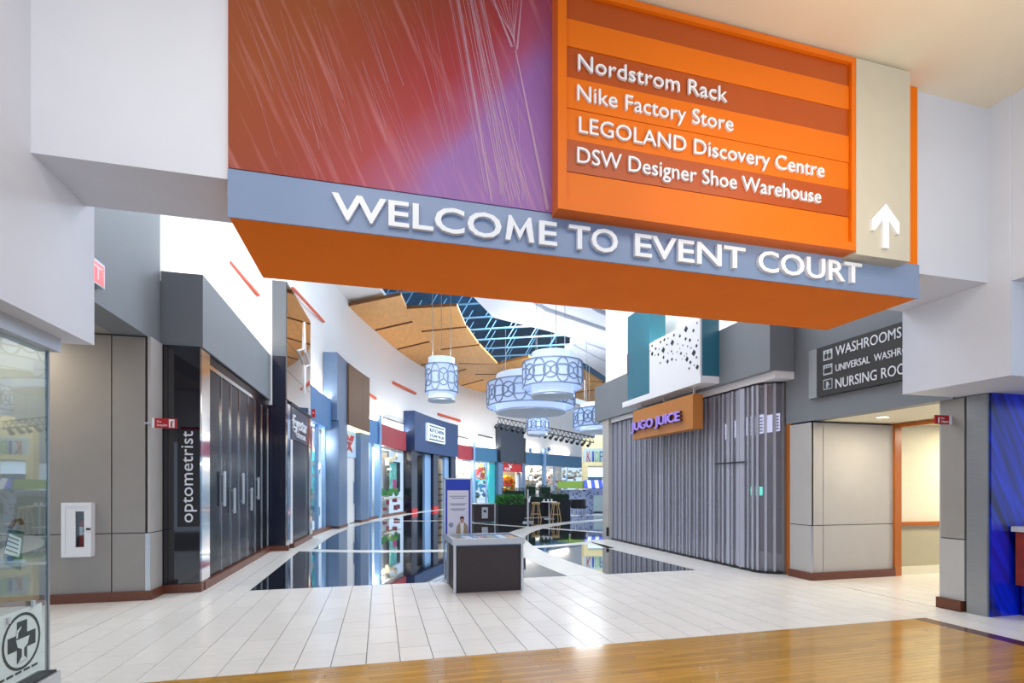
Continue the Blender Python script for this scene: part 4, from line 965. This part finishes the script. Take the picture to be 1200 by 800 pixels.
for k, v in enumerate((417, 434, 451)):
    a = onW(964.5, v+6); c = onW(975, v-6); w_ = a[1]-c[1]
    f = B(); o_ = (6.619, a[1], a[2]); h_ = .155
    ic = f.rect(o_, (0, -1, 0), Z, 0, 0, w_, h_, .004).build('pictogram', 'silver', ws_)
    f = B(); o_ = (6.614, a[1], a[2])
    if k < 2:
        for q in ((.3, .7) if k == 0 else (.25, .5, .75)):
            x = w_*q; f.plate(o_, (0, -1, 0), Z, [(x-.022, .02), (x+.022, .02), (x+.03, .08), (x+.012, .105), (x-.012, .105), (x-.03, .08)], .002)
            f.plate(o_, (0, -1, 0), Z, [(x+.014*math.cos(i*math.pi/4), .125+.014*math.sin(i*math.pi/4)) for i in range(8)], .002)
    else:
        f.rect(o_, (0, -1, 0), Z, .012, .012, w_-.012, h_-.012, .002)
    f.build('figure', 'seam', ic)
    if k == 2: B().plate((6.611, a[1], a[2]), (0, -1, 0), Z, [(w_*.35, .02), (w_*.5, .02), (w_*.6, .06), (w_*.75, .06), (w_*.62, .09), (w_*.5, .12), (w_*.38, .12), (w_*.35, .07)], .002).build('nursing_figure', 'silver', ic)
# steel column and blue wall
sc_ = thing('steel_column', 'square grey and brushed steel column by the washroom passage', 'column', (7.0, 4.6, 0))
bx(6.80, 4.40, 0, 7.3, 4.84, 2.58).build('core', 'seam', sc_)
bx(6.76, 4.585, .13, 6.80, 4.85, .86).build('lower_panel', 'greylight', sc_); bx(6.76, 4.585, .872, 6.80, 4.85, 2.57).build('upper_panel', 'grey', sc_)
bx(6.76, 4.35, 0, 6.80, 4.56, 2.57).build('steel_panel', 'steel', sc_); bx(6.72, 4.6, 0, 6.80, 4.88, .13).build('baseboard', 'brown', sc_)
bx(6.76, 4.85, .13, 7.3, 4.865, 2.57).build('rear_panel', 'greylight', sc_)
struct('wall_right_blue', bx(6.80, 4.33, 0, 9.5, 4.40, 2.58), 'bluewall', 'deep blue patterned glass wall')
rc = thing('service_desk', 'rust red panelled desk with white top at the right edge', 'desk', (7.2, 4.1, 0))
qx = onY(1190, 620, 4.3)[0]
bx(qx, 4.0, .36, 8.2, 4.3, .98).build('front_panel', 'redglass', rc); bx(qx-.04, 3.95, .98, 8.2, 4.32, 1.04).build('desk_top', 'whitegloss', rc)
bx(qx+.1, 4.05, 0, 8.2, 4.3, .36).build('plinth', 'bluewall', rc); B().tube((qx+.0, 4.0, 1.04), (qx, 4.0, 1.70), .014, 8).build('post', 'steel', rc)
b = B()
for k in range(4): b.path([(qx+.08+k*.12+.08*math.sin(i*.9+k), 3.995, .45+i*.06) for i in range(8)], .006, 4)
b.build('printed_swirl', 'silver', rc)
# ================================================================== CONCOURSE
kk = thing('directory_kiosk', 'low charcoal directory table with silver edge and glass top', 'table', (1.5, 7.55, 0))
bx(1.02, 7.17, .0, 1.98, 7.92, .66).build('cabinet', 'charcoal', kk)
for x0, y0 in ((.99, 7.14), (1.97, 7.14), (.99, 7.9), (1.97, 7.9)): bx(x0, y0, 0, x0+.035, y0+.035, .68).build('corner_post', 'silver', kk)
frame_ = B().box(.97, 7.12, .68, 2.03, 7.17, .765).box(.97, 7.91, .68, 2.03, 7.96, .765).box(.97, 7.17, .68, 1.02, 7.91, .765).box(1.98, 7.17, .68, 2.03, 7.91, .765)
frame_.build('edge_band', 'silver', kk); bx(1.02, 7.17, .66, 1.98, 7.91, .74).build('display_bed', 'bluegrey', kk)
for k, (x, m) in enumerate(((1.04, 'tan'), (1.2, 'whitegloss'), (1.42, 'redglass'), (1.55, 'tan'), (1.72, 'whitegloss'), (1.86, 'woodceil'))):
    B().plate((x, 7.25, .741), Vector((1, .25*(-1)**k, 0)).normalized(), (0, 1, 0), [(0, 0), (.11, 0), (.11, .55), (0, .55)], .004).build('directory_print', m, kk)
bx(1.02, 7.17, .752, 1.98, 7.91, .758).build('glass_top', 'shopglass', kk)
ss = thing('poster_stand', 'upright poster stand with royal blue header behind the directory table', 'sign stand', (1.2, 8.12, 0))
xa, xb = onY(520.5, 600, 8.12)[0], onY(553, 600, 8.12)[0]; zt = 1.635; zb = .62
b = bx(xa, 8.12, 0, xa+.022, 8.15, zt).box(xb-.022, 8.12, 0, xb, 8.15, zt).box(xa, 8.12, zt-.02, xb, 8.15, zt).box(xa, 8.12, zb-.02, xb, 8.15, zb); b.build('frame', 'silver', ss)
bx(xa-.02, 8.0, 0, xa+.04, 8.27, .012).box(xb-.04, 8.0, 0, xb+.02, 8.27, .012).build('foot_plate', 'silver', ss)
ps = bx(xa+.022, 8.128, zb, xb-.022, 8.142, zt-.02).build('poster', 'royal', ss)
Wd = xb-xa-.044; o_ = (xa+.022, 8.1275, zb)
def pr(b, x0, y0, x1, y1, d=.001, o=o_): return b.rect(o, (1, 0, 0), Z, x0, y0, x1, y1, d)
pr(B(), .03, .03, Wd-.03, .82).build('white_field', mat('pale_lilac_print', srgb('dfe2f2'), .5), ps)
o2_ = (xa+.022, 8.126, zb)
b = B()
for r_, (y, wd_) in enumerate(((.72, .7), (.69, .5), (.60, .7), (.58, .55), (.52, .62), (.50, .5))): pr(b, Wd*(1-wd_)/2, y, Wd*(1+wd_)/2, y+.013, .001, o2_)
b.build('printed_line', 'greyprint', ps)
pr(B(), .06, .03, Wd-.03, .12, .001, o2_).build('printed_cushion', 'royal', ps)
cx = Wd*.66
B().plate(o2_, (1, 0, 0), Z, [(cx-.10, .10), (cx+.10, .10), (cx+.095, .25), (cx+.04, .31), (cx-.04, .31), (cx-.085, .25)], .0015).build('printed_jacket', 'tan', ps)
B().plate(o2_, (1, 0, 0), Z, [(cx-.02, .12), (cx+.02, .12), (cx+.03, .30), (cx-.03, .30)], .002).build('printed_shirt', 'whitegloss', ps)
B().plate(o2_, (1, 0, 0), Z, [(cx+.03*math.cos(i*math.pi/5), .345+.042*math.sin(i*math.pi/5)) for i in range(10)], .002).build('printed_face', 'skin', ps)
B().plate(o2_, (1, 0, 0), Z, [(cx-.037, .35), (cx-.03, .395), (cx, .41), (cx+.03, .395), (cx+.037, .35), (cx+.02, .372), (cx-.02, .372)], .0025).build('printed_hair', 'hair', ps)
B().plate(o2_, (1, 0, 0), Z, [(Wd*.22+.04*math.cos(i*math.pi/6), .27+.04*math.sin(i*math.pi/6)) for i in range(12)], .001).build('printed_seal', 'greyprint', ps)
# bin and planters
def hedge(b, x0, y0, x1, y1, z0, z1, n, seed, sz=.07):
    r = random.Random(seed)
    for i in range(n):
        x, y, z = r.uniform(x0, x1), r.uniform(y0, y1), r.uniform(z0, z1); s = sz*r.uniform(.6, 1.3)
        d1 = Vector((r.uniform(-1, 1), r.uniform(-1, 1), r.uniform(.2, 1.4))).normalized()*s; d2 = d1.orthogonal().normalized()*s*.4
        c = Vector((x, y, z)); b.add([c-d2*.6, c+d1, c+d2*.6, c-d1*.3], [(0, 1, 2, 3)])
    return b
p = onT(555.5, 612, 21.2); rb = thing('recycling_bin', 'dark square recycling bin with silver top left of the planters', 'bin', (p[0]+.45, p[1]+.3, 0))
bx(p[0], p[1], .03, p[0]+.9, p[1]+.8, .76).build('cabinet', 'charcoal', rb); bx(p[0]-.03, p[1]-.03, .76, p[0]+.93, p[1]+.83, .80).build('top_plate', 'silver', rb)
bx(p[0]+.86, p[1]-.01, 0, p[0]+.91, p[1]+.02, .76).build('corner_post', 'silver', rb)
dr = bx(p[0]+.33, p[1]-.02, .18, p[0]+.58, p[1], .64).build('slot_plate', 'silver', rb); B().tube((p[0]+.455, p[1]-.03, .48), (p[0]+.455, p[1]-.02, .48), .06, 12).build('slot', 'blackmatte', dr)
def planter(x0, y0, x1, y1, h, hz, label, m, seed, dens=1400, loose=False):
    t = thing('hedge_planter', label, 'planter', ((x0+x1)/2, (y0+y1)/2, 0), 'planters around the cafe seating')
    bx(x0, y0, 0, x1, y1, h).build('planter_box', 'blackmatte', t)
    bx(x0+.06, y0+.06, h, x1-.06, y1-.06, hz-.12).build('hedge_core', 'greendark', t)
    n = int(dens*(x1-x0)*(hz-h))
    f = hedge(B(), x0, y0, x1, y1, h, hz, n, seed, .11 if loose else .07).build('leaves', m, t); f['kind'] = 'stuff'
def X_(u, t): return ray(u)[0]*t
x0, y0 = onT(584, 611, 22)[:2]; x1 = onT(617, 611, 22)[0]
planter(x0, y0, x1, y0+.7, .72, 1.12, 'long black planter with feathery bright green plants behind the bin', 'green', 1, 2600, True)
x0, y0 = onT(592, 611, 24)[:2]; planter(x0, y0+.3, x0+1.1, y0+.9, .9, 1.42, 'tall black planter with clipped dark hedge behind the feathery planter', 'greendark', 2)
x0, y0 = onT(618, 600, 26)[:2]; planter(x0, y0, x0+.5, y0+.5, .9, 1.62, 'narrow planter with tall dark hedge left of the stools', 'greendark', 3)
x0, y0 = onT(634, 600, 27)[:2]; planter(x0, y0, x0+.6, y0+.5, .9, 1.6, 'narrow planter with tall dark hedge behind the white table', 'greendark', 4)
x0, y0 = onT(646, 609, 25.2)[:2]; planter(x0, y0, x0+1.0, y0+.5, .85, 1.25, 'black planter with low dark hedge left of the black chair', 'greendark', 5)
x0, y0 = onT(623, 609, 25.2)[:2]; planter(x0, y0+.2, x0+.9, y0+.7, .85, 1.1, 'black planter with low dark hedge behind the left stool', 'greendark', 6)
# stools
def stool(x, y, label, first=[]):
    if not first:
        t = thing('bar_stool', label, 'stool', (x, y, 0), 'pale wood bar stools')
        B().lathe(x, y, [(0, .68), (.18, .68), (.20, .72), (.19, .79), (0, .80)], 16).build('seat', 'stoolwood', t)
        for sx, sy in ((-1, -1), (1, -1), (1, 1), (-1, 1)): B().tube((x+sx*.19, y+sy*.19, 0), (x+sx*.10, y+sy*.10, .69), .022, 6).build('leg', 'stoolwood', t)
        b = B(); q = [(x-.16, y-.16, .25), (x+.16, y-.16, .25), (x+.16, y+.16, .25), (x-.16, y+.16, .25), (x-.16, y-.16, .25)]; b.path(q, .014, 5); b.build('footrest', 'stoolwood', t)
        first.append(t); return t
    r = first[0].copy(); COL.objects.link(r); r.location = (x, y, 0); r['label'] = label
    for ch in first[0].children: c = ch.copy(); COL.objects.link(c); c.parent = r
    return r
p = onT(628, 608.5, 23.4); stool(p[0], p[1], 'pale wood bar stool nearest the white post')
p = onT(651, 609, 23.1); stool(p[0], p[1], 'pale wood bar stool right of the white pedestal table')
p = onT(643.5, 608, 23.7); tb = thing('pedestal_table', 'round white pedestal table between the two wooden stools', 'table', (p[0], p[1], 0))
B().lathe(p[0], p[1], [(0, .78), (.36, .78), (.36, .81), (0, .81)], 20).build('tabletop', 'whitegloss', tb); B().tube((p[0], p[1], .03), (p[0], p[1], .78), .03, 8).build('pedestal', 'silver', tb)
B().lathe(p[0], p[1], [(0, 0), (.24, 0), (.22, .03), (0, .04)], 16).build('base', 'silver', tb)
for k, du in enumerate((-.25, -.05, .12)):
    c = thing('cup', ['white cup at the left of the pedestal table', 'white cup in the middle of the pedestal table', 'white cup at the right of the pedestal table'][k], 'cup', (p[0]+du, p[1], .81), 'cups on the pedestal table')
    B().lathe(p[0]+du, p[1], [(0, .812), (.03, .812), (.045, .92), (.04, .92), (.028, .82), (0, .82)], 12).build('bowl', 'whitegloss', c)
p = onT(678, 608.5, 23.6); ch = thing('lounge_chair', 'black tub chair with pale legs beside the mosaic counter', 'chair', (p[0], p[1], 0))
x, y = p[0], p[1]
B().prism([(x-.28, y-.25), (x+.28, y-.25), (x+.3, y+.2), (x-.3, y+.2)], .50, .62).build('seat', 'blackmatte', ch)
b = B(); pts = [(x-.33*math.cos(a), y+.05-.33*math.sin(a)) for a in [math.radians(q) for q in range(-30, 211, 20)]]
for i in range(len(pts)-1): b.seg(pts[i], pts[i+1], .56, .92, -.03, .03)
b.build('backrest', 'blackmatte', ch)
for sx in (-1, 1):
    for sy in (-1, 1): B().tube((x+sx*.27, y+sy*.24, 0), (x+sx*.22, y+sy*.18, .52), .02, 6).build('leg', 'silver', ch)
B().path([(x-.25, y-.21, .22), (x+.25, y-.21, .22)], .014).build('stretcher', 'silver', ch)
p = onT(618.7, 612, 21.4); sp2 = thing('sign_post', 'thin white post with star shaped foot beside the left stool', 'post', (p[0], p[1], 0))
B().tube((p[0], p[1], .04), (p[0], p[1], 1.38), .025, 8).build('pole', 'whitegloss', sp2)
b = B()
for k in range(4):
    a = k*math.pi/2+.5; b.plate((p[0], p[1], .0), (math.cos(a), math.sin(a), 0), (-math.sin(a), math.cos(a), 0), [(0, -.06), (.3, 0), (0, .06)], .05)
b.build('star_foot', 'silver', sp2); B().tube((p[0]+.03, p[1], .85), (p[0]+.10, p[1], 1.1), .05, 8, .02).build('napkin_holder', 'whitegloss', sp2)
# mosaic counter kiosk
mk = thing('snack_counter', 'mosaic front snack counter with striped awning in the far court', 'counter', (*onT(690, 600, 30)[:2], 0))
a = onT(655, 600, 31)[:2]; c = onT(684, 600, 30)[:2]; d = onT(745, 600, 30)[:2]
B().seg(a, c, .0, 1.32, 0, .6).seg(c, d, 0, 1.32, 0, .6).build('counter_front', 'mosaic', mk)
p0, p1 = onT(695.5, 600, 29.9)[:2], onT(716, 600, 29.9)[:2]; B().seg(p0, p1, .06, 1.0, -.03, .05).build('white_door', 'paper', mk)
n = 14
for i in range(n):
    f0, f1 = i/n, (i+1)/n; q0 = (c[0]+(d[0]-c[0])*f0, c[1]+(d[1]-c[1])*f0); q1 = (c[0]+(d[0]-c[0])*f1, c[1]+(d[1]-c[1])*f1)
    dv = Vector((d[0]-c[0], d[1]-c[1])).normalized(); nx, ny = -dv.y, dv.x
    v = [(q0[0]-nx*.25, q0[1]-ny*.25, 1.42), (q1[0]-nx*.25, q1[1]-ny*.25, 1.42), (q1[0]+nx*.2, q1[1]+ny*.2, 1.88), (q0[0]+nx*.2, q0[1]+ny*.2, 1.88)]
    v += [(x, y, z-.03) for x, y, z in v]
    B().add(v, [(0, 1, 2, 3), (7, 6, 5, 4), (0, 4, 5, 1), (1, 5, 6, 2), (2, 6, 7, 3), (3, 7, 4, 0)]).build('awning_stripe', 'cobalt' if i % 2 == 0 else 'whitegloss', mk)
B().seg(a, c, 1.40, 1.82, -.15, .1).build('lime_valance', 'lime', mk)
tw = thing('wood_tower_kiosk', 'pale wood kiosk tower with lit screen under the hanging letters', 'kiosk', (*onT(698, 600, 36)[:2], 0))
p0, p1 = onT(684, 600, 36)[:2], onT(713, 600, 36)[:2]
B().seg(p0, p1, 2.95, 4.9, 0, 1).build('upper_box', 'towerwood', tw)
q = onT(700, 600, 36)[:2]; q2 = onT(711, 600, 36)[:2]; B().seg(q, q2, 4.9, 5.3, .1, .9).build('roof_box', 'towerwood', tw)
for u in (684, 708): B().seg(onT(u, 600, 36)[:2], onT(u+5, 600, 36)[:2], 0, 2.95, 0, 1).build('side_post', 'towerwood', tw)
B().seg(onT(689, 600, 36)[:2], onT(707, 600, 36)[:2], 2.2, 2.85, .2, .3).build('lit_screen', mat('lit_blue_screen', (.6, .8, 1), .4, emis=(.6, .8, 1), es=1.0), tw)
B().seg(onT(689, 600, 36)[:2], onT(707, 600, 36)[:2], 0.0, 2.2, .5, .6).build('back_panel', 'bluegrey', tw)
hl = thing('hanging_letter_sign', 'coloured hanging letters on a pale band before the wood tower', 'sign', (*onT(705, 534, 34)[:2], 3.2))
p0, p1 = onT(683, 600, 34.2)[:2], onT(735, 600, 34.2)[:2]; B().seg(p0, p1, 3.15, 4.05, 0, .05).build('band', 'paper', hl)
xd = Vector((CA, -SA, 0))
for chx, u, m in (('K', 687.5, 'redsign'), ('I', 694, 'royal'), ('D', 697, 'lime'), ('P', 702.5, 'steelblue'), ('R', 708, 'bluefascia'), ('E', 713, 'bluefascia'), ('N', 718, 'bluefascia')):
    q = onT(u, 541, 33.9); text(chx, q, xd, Z, .10 if chx == 'I' else .26, .75, .06, m, hl)
for u in (685, 725):
    q = onT(u, 527, 34.1); B().tube((q[0], q[1], 4.0), (q[0], q[1], 9.2), .012, 5).build('cable', 'steel', hl)
# lighting track
lt = thing('lighting_track', 'long black truss track with spotlights across the far court', 'lighting', (*onT(640, 505, 34)[:2], 5))
A1 = Vector(onT(583, 495.5, 31)); A2 = Vector(onT(640, 507, 31.5)); A3 = Vector(onT(696, 518.5, 32))
def trk(f): return A1.lerp(A2, f*2) if f < .5 else A2.lerp(A3, f*2-1)
b = B(); n = 24
for dz in (0, .35):
    b.tube(A1+Vector((0, 0, dz)), A2+Vector((0, 0, dz)), .035, 5); b.tube(A2+Vector((0, 0, dz)), A3+Vector((0, 0, dz)), .035, 5)
for i in range(n):
    p, q = trk(i/n), trk((i+.5)/n); r_ = trk((i+1)/n); b.tube(p, q+Vector((0, 0, .35)), .02, 4); b.tube(q+Vector((0, 0, .35)), r_, .02, 4)
b.build('truss', 'blackmatte', lt)
for i in range(18):
    p = trk((i+.3)/18)+Vector((0, 0, -.05)); d = Vector((-.25, -.1-.1*(i % 2), -.22)); B().tube(p, p+d, .07, 8, .11).build('spotlight', 'blackmatte', lt)
for f in (.05, .35, .65, .95):
    p = trk(f); B().tube(p+Vector((0, 0, .35)), (p.x, p.y, 9.2), .012, 5).build('cable', 'steel', lt)
# drum chandeliers
def drum(u, t, ro, ri, vt, vb, vst, vsb, label, nm, ceil=9.0):
    c = onT(u, 500, t); x, y = c[0], c[1]; zt, zb = onT(u, vt, t)[2], onT(u, vb, t)[2]; st_, sb_ = onT(u, vst, t)[2], onT(u, vsb, t)[2]
    th = thing('drum_chandelier', label, 'chandelier', (x, y, zb), 'drum chandeliers in the atrium')
    B().lathe(x, y, [(ri, zb+.1), (ri, zt), (ri-.03, zt), (ri-.03, zb+.1)], 40).build('inner_drum', 'drumin', th, True)
    B().lathe(x, y, [(ri+.02, zb+.02), (ri+.02, zb+.10), (ri-.06, zb+.10)], 40).build('lower_rim', 'silver', th, True)
    B().lathe(x, y, [(ri, zb+.03), (ri*.8, zb), (0, zb-.01)], 40).build('diffuser', 'diffuser', th, True)
    B().lathe(x, y, [(ro, sb_), (ro, st_), (ro-.015, st_), (ro-.015, sb_), (ro, sb_)], 48).build('outer_sleeve', 'drum', th, True)
    b = B(); H = st_-sb_; R = ro+.012; w = .02+.006*ro
    def ribbon(pts):
        for i in range(len(pts)-1):
            (a0, z0), (a1, z1) = pts[i], pts[i+1]
            b.tube((x+R*math.cos(a0), y+R*math.sin(a0), z0), (x+R*math.cos(a1), y+R*math.sin(a1), z1), w, 4)
    K = 24
    for zz_ in (sb_+.03, st_-.03): ribbon([(2*math.pi*i/K, zz_) for i in range(K+1)])
    zc = (st_+sb_)/2; da = 2*math.pi/nm
    for k in range(nm):
        a = k*da
        for (ca, cz_, ra, rz) in ((a, zc, da*.28, H*.46), (a, zc, da*.52, H*.2), (a+da/2, zc, da*.30, H*.30)):
            ribbon([(ca+ra*math.cos(j*math.pi/7), cz_+rz*math.sin(j*math.pi/7)) for j in range(15)])
    b.build('lattice', 'lattice', th)
    b = B()
    for k in range(3):
        a = k*2.09+.4; b.tube((x+ri*.8*math.cos(a), y+ri*.8*math.sin(a), zt-.02), (x+ri*.8*math.cos(a), y+ri*.8*math.sin(a), ceil), .012, 5)
        b.tube((x+ri*math.cos(a), y+ri*math.sin(a), (st_+sb_)/2), (x+ro*math.cos(a), y+ro*math.sin(a), (st_+sb_)/2), .02, 5)
    b.build('suspension_cable', 'steel', th)
    l = bpy.data.lights.new('drum_lamp', 'AREA'); l.shape = 'DISK'; l.size = ri*1.2; l.energy = 55*ri+20; l.color = (.92, .95, 1)
    lo = bpy.data.objects.new('drum_lamp', l); COL.objects.link(lo); lo.location = (x, y, zt+.02); lo.rotation_euler = (math.pi, 0, 0)
drum(517.5, 19.5, .60, .50, 420, 471, 428, 461, 'small tall drum chandelier hanging alone at left', 6)
drum(647.5, 19, 1.10, .78, 414, 466, 425, 455, 'front drum chandelier with floral lattice, overlapping the wide one', 8)
drum(622, 24, 2.05, 1.62, 440, 485, 450, 478, 'widest drum chandelier, behind the floral lattice one', 12)
drum(630, 29, .62, .55, 488, 511, 490, 506, 'smallest drum chandelier hanging lowest below the widest one', 7)
drum(711, 26, 1.68, 1.32, 474, 507, 480, 502, 'drum chandelier half hidden by the juice shop front', 11)
